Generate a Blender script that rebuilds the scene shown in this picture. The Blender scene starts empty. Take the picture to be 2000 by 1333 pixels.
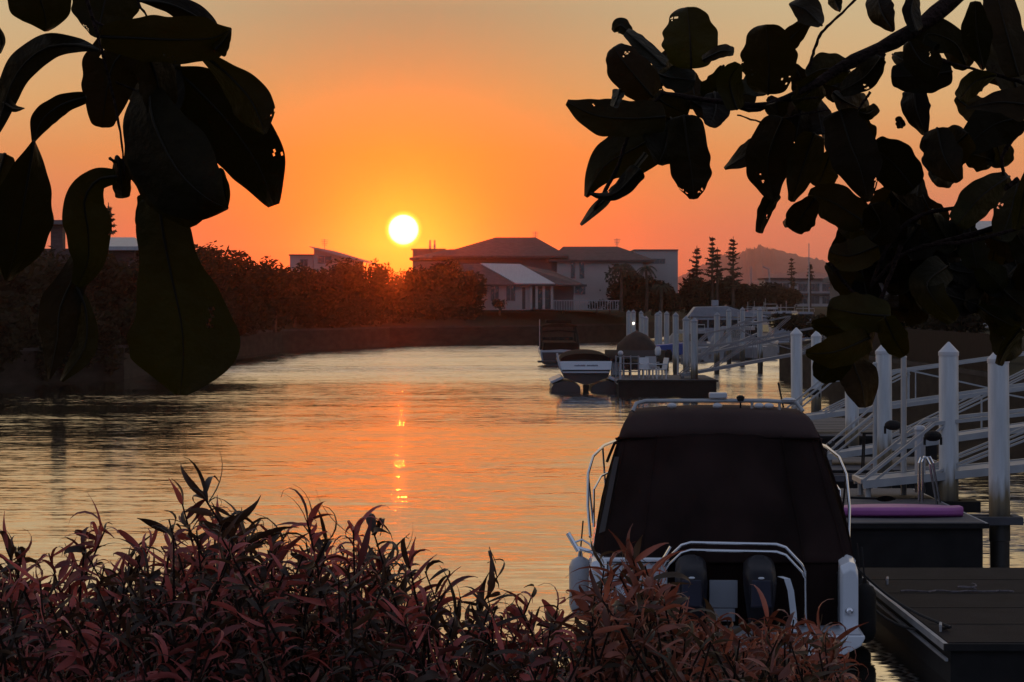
import bpy, math, random
from mathutils import Vector
R = math.radians
C = bpy.context.scene.collection
SC = bpy.context.scene
random.seed(7)

# ---------------------------------------------------------------- camera
F = 5000.0; HZ = 590.0; H = 4.0          # focal length in photo pixels, horizon row, eye height above the water
cam = bpy.data.cameras.new('camera'); co = bpy.data.objects.new('camera', cam); C.objects.link(co)
co.location = (0, 0, H); co.rotation_euler = (R(90), 0, 0)
cam.sensor_width = 36; cam.lens = 36*F/2000.0; cam.shift_y = -(666.5-HZ)/2000.0
cam.clip_start = 0.1; cam.clip_end = 30000
SC.camera = co

# ---------------------------------------------------------------- world and sun
SUN = Vector((-0.0424, 1.0, 0.0282)).normalized()
def lin(c):
    f = lambda v: (v/255/12.92) if v <= 10 else ((v/255+0.055)/1.055)**2.4
    return (f(c[0]), f(c[1]), f(c[2]), 1)
w = bpy.data.worlds.new('World'); SC.world = w; w.use_nodes = True
nt = w.node_tree; nt.nodes.clear(); N = nt.nodes.new; L = nt.links.new
def math_n(op, a, b=None, clamp=False):
    n = N('ShaderNodeMath'); n.operation = op; n.use_clamp = clamp
    for i, v in enumerate((a, b)):
        if v is None: continue
        if isinstance(v, (int, float)): n.inputs[i].default_value = v
        else: L(v, n.inputs[i])
    return n.outputs[0]
def ramp_n(fac, stops):
    n = N('ShaderNodeValToRGB'); el = n.color_ramp.elements
    while len(el) < len(stops): el.new(0.5)
    for e, (p, c) in zip(el, stops): e.position = p; e.color = c
    L(fac, n.inputs[0]); return n.outputs[0]
def mix_n(f, a, b, mode='MIX'):
    n = N('ShaderNodeMix'); n.data_type = 'RGBA'; n.blend_type = mode
    for i, v in ((0, f), (6, a), (7, b)):
        if isinstance(v, (int, float)): n.inputs[i].default_value = v
        elif isinstance(v, tuple): n.inputs[i].default_value = v
        else: L(v, n.inputs[i])
    return n.outputs[2]
tc = N('ShaderNodeTexCoord'); sep = N('ShaderNodeSeparateXYZ'); L(tc.outputs['Generated'], sep.inputs[0])
dz, dy, dx = sep.outputs[2], sep.outputs[1], sep.outputs[0]
dot = N('ShaderNodeVectorMath'); dot.operation = 'DOT_PRODUCT'; L(tc.outputs['Generated'], dot.inputs[0]); dot.inputs[1].default_value = SUN
cosang = dot.outputs['Value']
ang = math_n('ARCCOSINE', math_n('MINIMUM', cosang, 0.9999999))
# elevation ramp: 0..0.25 in the first part, the upper sky in the second
elev = math_n('POWER', math_n('MAXIMUM', dz, 0.0), 0.5)
def S(y): return math.sqrt(max(0, (HZ-y)/F))
far = ramp_n(elev, [(0, lin((194,106,94))), (S(450), lin((222,124,98))), (S(300), lin((230,152,94))), (S(200), lin((226,174,116))),
                    (S(20), lin((206,184,142))), (0.385, lin((236,208,160))), (0.5, lin((236,214,180))), (0.75, lin((168,170,182))), (1, lin((150,165,195)))])
near = ramp_n(elev, [(0, lin((232,84,40))), (S(500), lin((240,100,38))), (S(400), lin((248,124,26))), (S(300), lin((240,138,44))), (S(200), lin((220,150,78))),
                     (S(20), lin((180,152,114))), (.38, lin((236,194,138))), (0.5, lin((240,208,168))), (1, lin((150,165,195)))])
azd = math_n('ABSOLUTE', math_n('SUBTRACT', math_n('DIVIDE', dx, math_n('MAXIMUM', dy, 0.02)), SUN.x/SUN.y))
front = math_n('GREATER_THAN', dy, 0.02)
fa = math_n('MULTIPLY', math_n('POWER', 2.718, math_n('MULTIPLY', math_n('MULTIPLY', azd, azd), -90.0)), front)
sky = mix_n(fa, far, near)
# the eastern sky behind the camera is cool twilight
back = math_n('MULTIPLY', math_n('ADD', math_n('MULTIPLY', dy, -1.0), 0.25), 1.2, clamp=True)
sky = mix_n(back, sky, lin((152,166,196)))
nis = N('ShaderNodeTexSky'); nis.sky_type = 'NISHITA'; nis.sun_disc = False; nis.sun_elevation = R(1.6); nis.sun_rotation = math.atan2(SUN.x, SUN.y)
nm = N('ShaderNodeMix'); nm.data_type = 'RGBA'; nm.blend_type = 'MULTIPLY'; nm.inputs[0].default_value = 1
L(nis.outputs[0], nm.inputs[6]); nm.inputs[7].default_value = (.08, .08, .08, 1)
up = math_n('MULTIPLY', math_n('SUBTRACT', dz, 0.5), 0.9, clamp=True)
sky = mix_n(up, sky, nm.outputs[2])
# glow round the sun and the disc itself
glow = math_n('POWER', 2.718, math_n('DIVIDE', ang, -0.010))
sky = mix_n(math_n('MULTIPLY', glow, 0.8, clamp=True), sky, (1.05, .24, .012, 1))
def soft(a, b_):
    n = N('ShaderNodeMapRange'); n.interpolation_type = 'SMOOTHSTEP'; L(ang, n.inputs[0]); n.inputs[1].default_value = a; n.inputs[2].default_value = b_; n.inputs[3].default_value = 1; n.inputs[4].default_value = 0; return n.outputs[0]
disc = soft(.0052, .0062); edge = soft(.0058, .0078)
sky = mix_n(edge, sky, (2.2, .8, .08, 1)); sky = mix_n(disc, sky, (4.2, 2.2, 1.8, 1))
bg = N('ShaderNodeBackground'); L(sky, bg.inputs[0]); bg.inputs[1].default_value = .95
wo = N('ShaderNodeOutputWorld'); L(bg.outputs[0], wo.inputs[0])
w.cycles.sampling_method = 'MANUAL'; w.cycles.sample_map_resolution = 2048

sl = bpy.data.lights.new('sun', 'SUN'); sl.energy = 0.145; sl.angle = R(0.5); sl.color = (1, .085, .004)
so = bpy.data.objects.new('sun', sl); C.objects.link(so); so.rotation_euler = SUN.to_track_quat('Z', 'Y').to_euler()

SC.view_settings.view_transform = 'Standard'; SC.view_settings.look = 'None'; SC.view_settings.exposure = 0; SC.view_settings.gamma = 1
SC.cycles.use_denoising = True
SC.cycles.max_bounces = 6; SC.cycles.volume_bounces = 1; SC.cycles.transparent_max_bounces = 8
SC.cycles.sample_clamp_indirect = 6
SC.cycles.caustics_reflective = False; SC.cycles.caustics_refractive = False

# ---------------------------------------------------------------- helpers
def P(px, py, d): return Vector(((px-1000)*d/F, d, H-(py-HZ)*d/F))
def wloc(o):
    v = Vector((0, 0, 0))
    while o: v = v+o.location; o = o.parent
    return v
def tag(o, label=None, cat=None, group=None, kind=None):
    for k, v in (('label', label), ('category', cat), ('group', group), ('kind', kind)):
        if v: o[k] = v
    return o
def empty(name, loc, label, cat, group=None, rz=0):
    o = bpy.data.objects.new(name, None); C.objects.link(o); o.location = loc; o.rotation_euler = (0, 0, rz)
    o.empty_display_size = .2
    return tag(o, label, cat, group)
class MB:
    def __init__(s): s.v = []; s.f = []; s.c = []
    def add(s, vs, fs):
        n = len(s.v); s.v += [tuple(v) for v in vs]; s.f += [tuple(i+n for i in f) for f in fs]
    def box(s, x0, x1, y0, y1, z0, z1):
        s.add([(x0,y0,z0),(x1,y0,z0),(x1,y1,z0),(x0,y1,z0),(x0,y0,z1),(x1,y0,z1),(x1,y1,z1),(x0,y1,z1)],
              [(0,3,2,1),(4,5,6,7),(0,1,5,4),(1,2,6,5),(2,3,7,6),(3,0,4,7)])
    def beam(s, a, b, wd, ht):
        a = Vector(a); b = Vector(b); d = (b-a).normalized()
        up = Vector((0,0,1)) if abs(d.z) < .95 else Vector((0,1,0))
        r = d.cross(up).normalized()*wd/2; u = r.cross(d).normalized()*ht/2
        s.add([a-r-u,a+r-u,a+r+u,a-r+u,b-r-u,b+r-u,b+r+u,b-r+u],[(0,1,2,3),(7,6,5,4),(0,4,5,1),(1,5,6,2),(2,6,7,3),(3,7,4,0)])
    def tube(s, pts, r, n=8, rs=None):
        pts = [Vector(p) for p in pts]; m = len(pts); rings = []
        pr = None
        for i, p in enumerate(pts):
            d = (pts[min(i+1,m-1)]-pts[max(i-1,0)]).normalized()
            up = pr if pr is not None and abs(pr.dot(d)) < .9 else (Vector((0,0,1)) if abs(d.z) < .9 else Vector((1,0,0)))
            a = d.cross(up).normalized(); b = a.cross(d).normalized(); pr = b
            rr = rs[i] if rs else r
            rings.append([p+a*math.cos(t*2*math.pi/n)*rr+b*math.sin(t*2*math.pi/n)*rr for t in range(n)])
        s.loft(rings)
    def loft(s, rings, cap=True, closed=True):
        n = len(rings[0]); vs = [v for r in rings for v in r]; fs = []
        for i in range(len(rings)-1):
            for j in range(n if closed else n-1):
                k = (j+1) % n
                fs.append((i*n+j, i*n+k, (i+1)*n+k, (i+1)*n+j))
        if cap: fs.append(tuple(range(n-1,-1,-1))); fs.append(tuple((len(rings)-1)*n+j for j in range(n)))
        s.add(vs, fs)
    def lathe(s, c, prof, n=20):
        c = Vector(c)
        s.loft([[c+Vector((r*math.cos(t*2*math.pi/n), r*math.sin(t*2*math.pi/n), z)) for t in range(n)] for r, z in prof])
    def prism(s, poly, y0, y1):          # poly in x,z extruded along y
        n = len(poly)
        s.add([(x,y0,z) for x,z in poly]+[(x,y1,z) for x,z in poly],
              [tuple(range(n)), tuple(range(2*n-1,n-1,-1))]+[(i,i+n,(i+1)%n+n,(i+1)%n) for i in range(n)])
    def ball(s, c, rx, ry, rz, n=12, m=8):
        c = Vector(c); rings = []
        for i in range(1, m):
            a = math.pi*i/m-math.pi/2
            rings.append([c+Vector((rx*math.cos(a)*math.cos(t*2*math.pi/n), ry*math.cos(a)*math.sin(t*2*math.pi/n), rz*math.sin(a))) for t in range(n)])
        s.loft(rings)
    def build(s, name, m, parent=None, local=False, smooth=False, bevel=0):
        vs = s.v
        if parent and not local:
            o0 = wloc(parent); vs = [(v[0]-o0.x, v[1]-o0.y, v[2]-o0.z) for v in vs]
        me = bpy.data.meshes.new(name); me.from_pydata(vs, [], s.f)
        me.materials.append(m)
        if s.c:
            at = me.color_attributes.new('tint', 'FLOAT_COLOR', 'POINT')
            for i, c in enumerate(s.c): at.data[i].color = c
        o = bpy.data.objects.new(name, me); C.objects.link(o)
        if parent: o.parent = parent
        if smooth:
            for p in me.polygons: p.use_smooth = True
            if smooth != 'all':
                try: me.set_sharp_from_angle(angle=R(40))
                except Exception: pass
        if bevel:
            b = o.modifiers.new('bevel', 'BEVEL'); b.width = bevel; b.segments = 2; b.limit_method = 'ANGLE'
        me.update()
        return o
def copy_tree(o, parent=None):
    c = o.copy(); C.objects.link(c)
    if parent: c.parent = parent
    for ch in [x for x in bpy.data.objects if x.parent == o and x != c]: copy_tree(ch, c)
    return c

def mat(name, col, rough=.6, metal=0, var=.15, scale=3.0, bump=0.0, bscale=30, tint=False, spec=.5, stretch=(1,1,1), col2=None, trans=None, coat=0):
    m = bpy.data.materials.new(name); m.use_nodes = True; t = m.node_tree; b = t.nodes['Principled BSDF']
    b.inputs['Roughness'].default_value = rough; b.inputs['Metallic'].default_value = metal
    b.inputs['Specular IOR Level'].default_value = spec
    if coat: b.inputs['Coat Weight'].default_value = coat
    tcn = t.nodes.new('ShaderNodeTexCoord'); mp = t.nodes.new('ShaderNodeMapping'); mp.inputs['Scale'].default_value = stretch
    t.links.new(tcn.outputs['Object'], mp.inputs[0])
    nz = t.nodes.new('ShaderNodeTexNoise'); nz.inputs['Scale'].default_value = scale; nz.inputs['Detail'].default_value = 6
    t.links.new(mp.outputs[0], nz.inputs[0])
    r = t.nodes.new('ShaderNodeValToRGB'); r.color_ramp.elements[0].position = .3; r.color_ramp.elements[1].position = .7
    c2 = col2 or tuple(min(1, c*(1+var)) for c in col)
    r.color_ramp.elements[0].color = tuple(c*(1-var) for c in col)+(1,); r.color_ramp.elements[1].color = tuple(c2)+(1,)
    t.links.new(nz.outputs['Fac'], r.inputs[0]); out = r.outputs[0]
    if tint:
        a = t.nodes.new('ShaderNodeVertexColor'); a.layer_name = 'tint'
        mx = t.nodes.new('ShaderNodeMix'); mx.data_type = 'RGBA'; mx.blend_type = 'MULTIPLY'; mx.inputs[0].default_value = 1
        t.links.new(out, mx.inputs[6]); t.links.new(a.outputs[0], mx.inputs[7]); out = mx.outputs[2]
    t.links.new(out, b.inputs['Base Color'])
    if bump:
        n2 = t.nodes.new('ShaderNodeTexNoise'); n2.inputs['Scale'].default_value = bscale; n2.inputs['Detail'].default_value = 4
        t.links.new(mp.outputs[0], n2.inputs[0])
        bp = t.nodes.new('ShaderNodeBump'); bp.inputs['Strength'].default_value = bump; bp.inputs['Distance'].default_value = .02
        t.links.new(n2.outputs['Fac'], bp.inputs['Height']); t.links.new(bp.outputs[0], b.inputs['Normal'])
    if trans:
        tr = t.nodes.new('ShaderNodeBsdfTranslucent')
        if tint:
            m2 = t.nodes.new('ShaderNodeMix'); m2.data_type = 'RGBA'; m2.blend_type = 'MULTIPLY'; m2.inputs[0].default_value = 1
            m2.inputs[6].default_value = tuple(trans)+(1,); t.links.new(a.outputs[0], m2.inputs[7]); t.links.new(m2.outputs[2], tr.inputs[0])
        else: tr.inputs[0].default_value = tuple(trans)+(1,)
        ad = t.nodes.new('ShaderNodeAddShader'); t.links.new(b.outputs[0], ad.inputs[0]); t.links.new(tr.outputs[0], ad.inputs[1])
        t.links.new(ad.outputs[0], t.nodes['Material Output'].inputs[0])
    return m

M = {}
M['concrete'] = mat('concrete', (.04,.034,.034), .9, var=.35, scale=.6, bump=.5, bscale=8)
M['seawall'] = mat('seawall_block', (.022,.017,.015), .9, var=.5, scale=.8, bump=.6, bscale=5, stretch=(1,1,3))
M['lawn'] = mat('lawn', (.018,.017,.009), .95, var=.4, scale=.15, bump=.6, bscale=6)
M['earth'] = mat('ground', (.06,.05,.035), .95, var=.4, scale=.05, bump=.5, bscale=4)
M['hill'] = mat('hill_forest', (.08,.065,.085), .95, var=.4, scale=.01)
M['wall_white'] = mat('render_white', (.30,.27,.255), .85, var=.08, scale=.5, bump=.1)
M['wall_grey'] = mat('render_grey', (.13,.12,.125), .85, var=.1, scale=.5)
M['roof_dark'] = mat('roof_tile_dark', (.07,.055,.055), .75, var=.25, scale=2, bump=.6, bscale=6, stretch=(1,1,4))
M['roof_metal'] = mat('roof_metal_pale', (.32,.31,.31), .5, var=.08, scale=1, stretch=(6,1,1))
M['glass'] = mat('window_glass', (.015,.017,.02), .08, var=.1, spec=.6)
M['pile'] = None
M['alu_far'] = mat('shaded_aluminium', (.17,.16,.165), .5, var=.15, scale=4)  # dimmer aluminium for the far gangways and railing, shade put into the colour
M['alu'] = mat('painted_aluminium', (.30,.30,.305), .45, metal=0.1, var=.12, scale=4)
M['alu_dark'] = mat('weathered_aluminium', (.25,.25,.26), .6, var=.2, scale=3)
M['deckdark'] = mat('pontoon_decking', (.012,.010,.0115), .85, var=.35, scale=2.2, bump=.6, bscale=60, spec=.1)
M['deckgrey'] = mat('pontoon_concrete', (.06,.056,.062), .8, var=.3, scale=1.5, bump=.4, bscale=20)
M['black'] = mat('black_rubber', (.010,.009,.009), .75, var=.4, scale=4, spec=.2)
M['canvas'] = mat('black_canvas', (.012,.0065,.006), .85, var=.5, scale=1.1, bump=1.0, bscale=2.2, spec=.06, stretch=(1.6,1,.5))
M['canvas_top'] = mat('faded_canvas', (.048,.031,.029), .9, var=.25, scale=1.2, bump=.6, bscale=4, spec=.06)
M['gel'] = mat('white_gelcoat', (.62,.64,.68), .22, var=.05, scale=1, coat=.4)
M['gel_grey'] = mat('grey_gelcoat', (.34,.35,.39), .35, var=.08, scale=1)
M['hull_dark'] = mat('dark_hull', (.015,.012,.014), .5, var=.2)
M['steel'] = mat('stainless_tube', (.62,.62,.64), .16, metal=1, var=.05)
M['cowl'] = mat('engine_cowl', (.009,.009,.014), .5, var=.2, spec=.2)
M['gel_far'] = mat('shaded_gelcoat', (.20,.205,.23), .5, var=.15, scale=2)  # white gelcoat of far boats and pile caps, darkened as shade in the colour
M['clear'] = mat('clear_vinyl', (.022,.016,.016), .45, spec=.3)
M['cowl_blue'] = mat('cowl_blue', (.016,.017,.032), .5, spec=.3)
M['navy'] = mat('navy_stripe', (.02,.025,.06), .4)
M['purple'] = mat('purple_vinyl', (.30,.07,.25), .5, var=.12, scale=3)
M['plastic'] = mat('white_plastic', (.45,.45,.47), .5, var=.08)
M['blue'] = mat('blue_tarp', (.03,.05,.2), .6)
M['bark'] = mat('bark', (.02,.011,.009), .85, var=.5, scale=30, bump=.8, bscale=120)
M['trunk'] = mat('trunk_bark', (.06,.045,.035), .9, var=.4, scale=3)
M['rope'] = mat('dark_rope', (.012,.011,.012), .9, var=.3, scale=20)
M['rope_pale'] = mat('pale_rope', (.13,.11,.12), .9, var=.3, scale=20)
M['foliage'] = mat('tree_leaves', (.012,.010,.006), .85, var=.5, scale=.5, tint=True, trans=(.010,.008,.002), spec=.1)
M['pine'] = mat('pine_needles', (.035,.04,.028), .8, var=.4, scale=1, spec=.2)
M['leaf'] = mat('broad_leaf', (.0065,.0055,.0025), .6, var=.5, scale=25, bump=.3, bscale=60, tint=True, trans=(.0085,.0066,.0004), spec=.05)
M['redleaf'] = mat('red_leaf', (1,1,1), .55, var=.25, scale=12, tint=True, trans=(.55,.45,.35), spec=.3)

for k in ('seawall','concrete','lawn','earth','roof_dark','trunk','foliage','pine','wall_grey','hill','bark'):
    M[k].node_tree.nodes['Principled BSDF'].inputs['Specular IOR Level'].default_value = .08
# pile paint: white sleeve, brown scum low down where it meets the pontoon, dark growth at the waterline
m = mat('pile_sleeve', (.49,.505,.52), .5, var=.17, scale=2.5, stretch=(4,4,.5), bump=.2, bscale=5); t = m.node_tree; b = t.nodes['Principled BSDF']
src = b.inputs['Base Color'].links[0].from_socket
g = t.nodes.new('ShaderNodeTexCoord'); sx = t.nodes.new('ShaderNodeSeparateXYZ'); t.links.new(g.outputs['Object'], sx.inputs[0])
nz = t.nodes.new('ShaderNodeTexNoise'); nz.inputs['Scale'].default_value = 3; mp = t.nodes.new('ShaderNodeMapping'); mp.inputs['Scale'].default_value = (4,4,.5)
t.links.new(g.outputs['Object'], mp.inputs[0]); t.links.new(mp.outputs[0], nz.inputs[0])
ad = t.nodes.new('ShaderNodeMath'); ad.operation = 'MULTIPLY_ADD'; t.links.new(nz.outputs['Fac'], ad.inputs[0]); ad.inputs[1].default_value = .5; t.links.new(sx.outputs[2], ad.inputs[2])
rp = t.nodes.new('ShaderNodeValToRGB'); e = rp.color_ramp.elements; e[0].position = .20; e[0].color = (.03,.024,.018,1); e[1].position = .43; e[1].color = (1,1,1,1)
n_ = e.new(.27); n_.color = (.10,.075,.045,1); n_ = e.new(.35); n_.color = (.34,.25,.14,1)
dv = t.nodes.new('ShaderNodeMath'); dv.operation = 'DIVIDE'; t.links.new(ad.outputs[0], dv.inputs[0]); dv.inputs[1].default_value = 3.6
t.links.new(dv.outputs[0], rp.inputs[0])
mx = t.nodes.new('ShaderNodeMix'); mx.data_type = 'RGBA'; mx.blend_type = 'MULTIPLY'; mx.inputs[0].default_value = 1
t.links.new(src, mx.inputs[6]); t.links.new(rp.outputs[0], mx.inputs[7]); t.links.new(mx.outputs[2], b.inputs['Base Color'])
M['pile'] = m

# water: normals from layered noise, crests long across the view, calm and breezy patches
m = bpy.data.materials.new('canal_water'); m.use_nodes = True; t = m.node_tree; b = t.nodes['Principled BSDF']; M['water'] = m
b.inputs['Base Color'].default_value = (.012,.011,.010,1); b.inputs['Roughness'].default_value = .03; b.inputs['IOR'].default_value = 1.4
g = t.nodes.new('ShaderNodeTexCoord')
def wn(scale, detail=3, seed=0):
    mp = t.nodes.new('ShaderNodeMapping'); mp.inputs['Scale'].default_value = scale+(1,); mp.inputs['Location'].default_value = (seed*13.1, seed*7.7, seed)
    t.links.new(g.outputs['Object'], mp.inputs[0]); n = t.nodes.new('ShaderNodeTexNoise'); n.inputs['Scale'].default_value = 1; n.inputs['Detail'].default_value = detail
    t.links.new(mp.outputs[0], n.inputs[0]); return n
def vm(op, a, b_):
    n = t.nodes.new('ShaderNodeVectorMath'); n.operation = op
    for i, v in enumerate((a, b_)):
        if isinstance(v, tuple): n.inputs[i].default_value = v
        else: t.links.new(v, n.inputs[i])
    return n.outputs[0]
acc = None
for sc, amp, sd in (((.10,.45), (.012,.018), 1), ((.5,3.0), (.025,.045), 2), ((2.0,10.0), (.04,.06), 3), ((5.0,21.0), (.025,.045), 4)):
    v = vm('MULTIPLY', vm('SUBTRACT', wn(sc, 2, sd).outputs['Color'], (.5,.5,.5)), (amp[0], amp[1], 0))
    acc = v if acc is None else vm('ADD', acc, v)
pt = wn((.012,.06), 3, 5); rr = t.nodes.new('ShaderNodeMapRange'); t.links.new(pt.outputs['Fac'], rr.inputs[0])
rr.inputs[1].default_value = .38; rr.inputs[2].default_value = .62; rr.inputs[3].default_value = .6; rr.inputs[4].default_value = 1.6
sc_ = t.nodes.new('ShaderNodeVectorMath'); sc_.operation = 'SCALE'; t.links.new(acc, sc_.inputs[0]); 
sy_ = t.nodes.new('ShaderNodeSeparateXYZ'); t.links.new(g.outputs['Object'], sy_.inputs[0])
br = t.nodes.new('ShaderNodeMapRange'); br.interpolation_type = 'SMOOTHSTEP'; t.links.new(sy_.outputs[1], br.inputs[0]); br.inputs[1].default_value = 116; br.inputs[2].default_value = 146; br.inputs[3].default_value = 1.0; br.inputs[4].default_value = 6.5   # the breeze lies on the far reach
mu_ = t.nodes.new('ShaderNodeMath'); mu_.operation = 'MULTIPLY'; t.links.new(rr.outputs[0], mu_.inputs[0]); t.links.new(br.outputs[0], mu_.inputs[1])
t.links.new(mu_.outputs[0], sc_.inputs['Scale'])
def mr(a, b_, c, e, smooth=True):
    q = t.nodes.new('ShaderNodeMapRange'); q.interpolation_type = 'SMOOTHSTEP' if smooth else 'LINEAR'; t.links.new(sy_.outputs[1], q.inputs[0])
    for k, v in enumerate((a, b_, c, e)): q.inputs[k+1].default_value = v
    return q.outputs[0]
def ma(a, b_):
    q = t.nodes.new('ShaderNodeMath'); q.operation = 'ADD'; t.links.new(a, q.inputs[0]); t.links.new(b_, q.inputs[1]); return q.outputs[0]
amp_ = ma(mr(50,110,1.0,2.0,False), mr(116,146,0,4.5)); t.links.new(amp_, mu_.inputs[1])
bias_ = ma(mr(45,112,-.005,-.025,False), mr(118,146,0,-.075))
cb_ = t.nodes.new('ShaderNodeCombineXYZ'); t.links.new(bias_, cb_.inputs[1]); cb_.inputs[2].default_value = 1
nn = vm('ADD', sc_.outputs[0], cb_.outputs[0]); no = t.nodes.new('ShaderNodeVectorMath'); no.operation = 'NORMALIZE'; t.links.new(nn, no.inputs[0])
t.links.new(no.outputs[0], b.inputs['Normal'])
gl = t.nodes.new('ShaderNodeBsdfGlossy'); gl.inputs['Color'].default_value = (.95,.94,.92,1); gl.inputs['Roughness'].default_value = .05; t.links.new(no.outputs[0], gl.inputs['Normal'])
mxs = t.nodes.new('ShaderNodeMixShader'); mxs.inputs[0].default_value = .5; t.links.new(b.outputs[0], mxs.inputs[1]); t.links.new(gl.outputs[0], mxs.inputs[2]); t.links.new(mxs.outputs[0], t.nodes['Material Output'].inputs[0])

# ---------------------------------------------------------------- ground, water, hills
BANK = [(-14,9),(-34,60),(-27,115),(-20,132),(-20.5,182),(-18.5,206),(-11,230),(3,244),(12,264),(18,300),(30,380),(60,400),(90,340),(70,270),(36,195),(20,160),(14.3,137),(14.6,112),(15,90),(15,50),(15,20),(12,9)]
CEN = Vector((4,140,0))
mb = MB(); mb.add([(-400,-60,0),(400,-60,0),(400,620,0),(-400,620,0)],[(0,1,2,3)])
tag(mb.build('water', M['water']), kind='structure')
def out(p, dist):
    v = Vector((p[0],p[1],0)); d = (v-CEN).normalized(); return v+d*dist
def strip(name, m, steps):
    mb = MB(); n = len(BANK)
    for (dist, z) in steps:
        for p in BANK: q = out(p, dist); mb.v.append((q.x, q.y, z))
    for k in range(len(steps)-1):
        for i in range(n):
            j = (i+1) % n
            mb.f.append((k*n+i, (k+1)*n+i, (k+1)*n+j, k*n+j))
    return tag(mb.build(name, m), kind='structure')
strip('ground', M['lawn'], [(.38,1.60),(5,2.0),(14,2.9),(30,3.2),(90,3.3),(400,3.4),(9000,3.4)])
# seawall with a coping, along the banks
mb = MB(); cp = MB()
n = len(BANK)
for i in range(n):
    a, b_ = BANK[i], BANK[(i+1) % n]
    a0, b0, a1, b1 = out(a,0), out(b_,0), out(a,.4), out(b_,.4)
    zt = 1.62
    mb.add([(a0.x,a0.y,-1),(b0.x,b0.y,-1),(b0.x,b0.y,zt),(a0.x,a0.y,zt),(a1.x,a1.y,-1),(b1.x,b1.y,-1),(b1.x,b1.y,zt),(a1.x,a1.y,zt)],[(0,1,2,3),(5,4,7,6),(3,2,6,7)])
    a2, b2, a3, b3 = out(a,-.06), out(b_,-.06), out(a,.46), out(b_,.46)
    cp.add([(a2.x,a2.y,zt+.003),(b2.x,b2.y,zt+.003),(b2.x,b2.y,zt+.15),(a2.x,a2.y,zt+.15),(a3.x,a3.y,zt+.003),(b3.x,b3.y,zt+.003),(b3.x,b3.y,zt+.15),(a3.x,a3.y,zt+.15)],[(0,1,2,3),(5,4,7,6),(3,2,6,7),(0,4,5,1)])
sw = empty('seawall', (0,9,0), 'dark stained block seawall with pale coping running round the canal', 'seawall')
mb.build('wall_face', M['seawall'], sw); cp.build('coping', M['concrete'], sw)

def ridge(name, pts, d, depth, m):
    mb = MB(); rnd = random.Random(len(pts)); xs = []
    for i in range(len(pts)-1):
        for k in range(8):
            t_ = k/8; xs.append((pts[i][0]*(1-t_)+pts[i+1][0]*t_, pts[i][1]*(1-t_)+pts[i+1][1]*t_))
    rows = [(0,0),(.3,.45),(.65,.85),(1,1),(1.5,.7),(2.4,0)]
    for (f, hf) in rows:
        for (px, py) in xs:
            top = H-(py-HZ)*d/F; x = (px-1000)*d/F
            z = 2+(top-2)*hf*(1+rnd.uniform(-.03,.03)*(hf != 0))
            mb.v.append((x*(1+(f-1)*depth/d*.9), d+(f-1)*depth, z))
    n = len(xs)
    for k in range(len(rows)-1):
        for i in range(n-1): mb.f.append((k*n+i, k*n+i+1, (k+1)*n+i+1, (k+1)*n+i))
    return tag(mb.build(name, m, smooth='all'), kind='structure')
ridge('hills', [(1150,575),(1250,560),(1330,540),(1365,522),(1395,505),(1412,497),(1432,501),(1448,494),(1462,484),(1470,487),(1485,478),(1500,486),(1515,487),(1560,499),(1600,506),(1650,525),(1720,545),(1850,560),(2100,575)], 3200, 500, M['hill'])
ridge('hills', [(1380,586),(1450,556),(1490,540),(1530,532),(1580,530),(1640,538),(1720,550),(1850,565),(2050,585)], 2000, 250, M['hill'])
ridge('hills', [(-100,565),(100,560),(300,566),(500,560),(700,566),(900,570),(1100,578)], 2400, 300, M['hill'])

# haze over the whole place
mb = MB(); mb.box(-2500,2500,-50,4800,-2.2,110)
hm = bpy.data.materials.new('haze_air'); hm.use_nodes = True; ht = hm.node_tree; ht.nodes.clear()
vo = ht.nodes.new('ShaderNodeVolumePrincipled'); vo.inputs['Color'].default_value = (.95,.93,.95,1); vo.inputs['Density'].default_value = .00013; vo.inputs['Anisotropy'].default_value = .965
ot = ht.nodes.new('ShaderNodeOutputMaterial'); ht.links.new(vo.outputs[0], ot.inputs['Volume'])
tag(mb.build('haze', hm), kind='stuff')

# ---------------------------------------------------------------- buildings
def X(px, d): return (px-1000)*d/F
def Z(py, d): return H-(py-HZ)*d/F
def pbox(mb, x0, x1, y0, y1, d, dep): mb.box(X(x0,d), X(x1,d), d, d+dep, Z(y1,d), Z(y0,d))
def window(parent, x0, x1, y0, y1, d, bars=1, name='window'):
    f = MB(); a, b_, z0, z1 = X(x0,d), X(x1,d), Z(y1,d), Z(y0,d); t_ = .07
    for q in ((a-t_,b_+t_,z1,z1+t_),(a-t_,b_+t_,z0-t_,z0),(a-t_,a,z0,z1),(b_,b_+t_,z0,z1)): f.box(q[0],q[1],d-.05,d+.02,q[2],q[3])
    for k in range(bars):
        c = a+(b_-a)*(k+1)/(bars+1); f.box(c-.03,c+.03,d-.045,d+.02,z0,z1)
    fo = f.build(name, M['wall_grey'], parent)
    g = MB(); g.box(a,b_,d-.02,d+.01,z0,z1); g.build('pane', M['glass'], fo)
def roof_poly(mb, pts):              # pts: (px,py,depth) corners of one roof plane, thickened
    v = [P(*p) for p in pts]; n = (v[1]-v[0]).cross(v[2]-v[0]).normalized()*.12
    if n.z > 0: n = -n
    k = len(v); mb.add(v+[q+n for q in v], [tuple(range(k)), tuple(range(2*k-1,k-1,-1))]+[(i,i+k,(i+1)%k+k,(i+1)%k) for i in range(k)])
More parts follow.
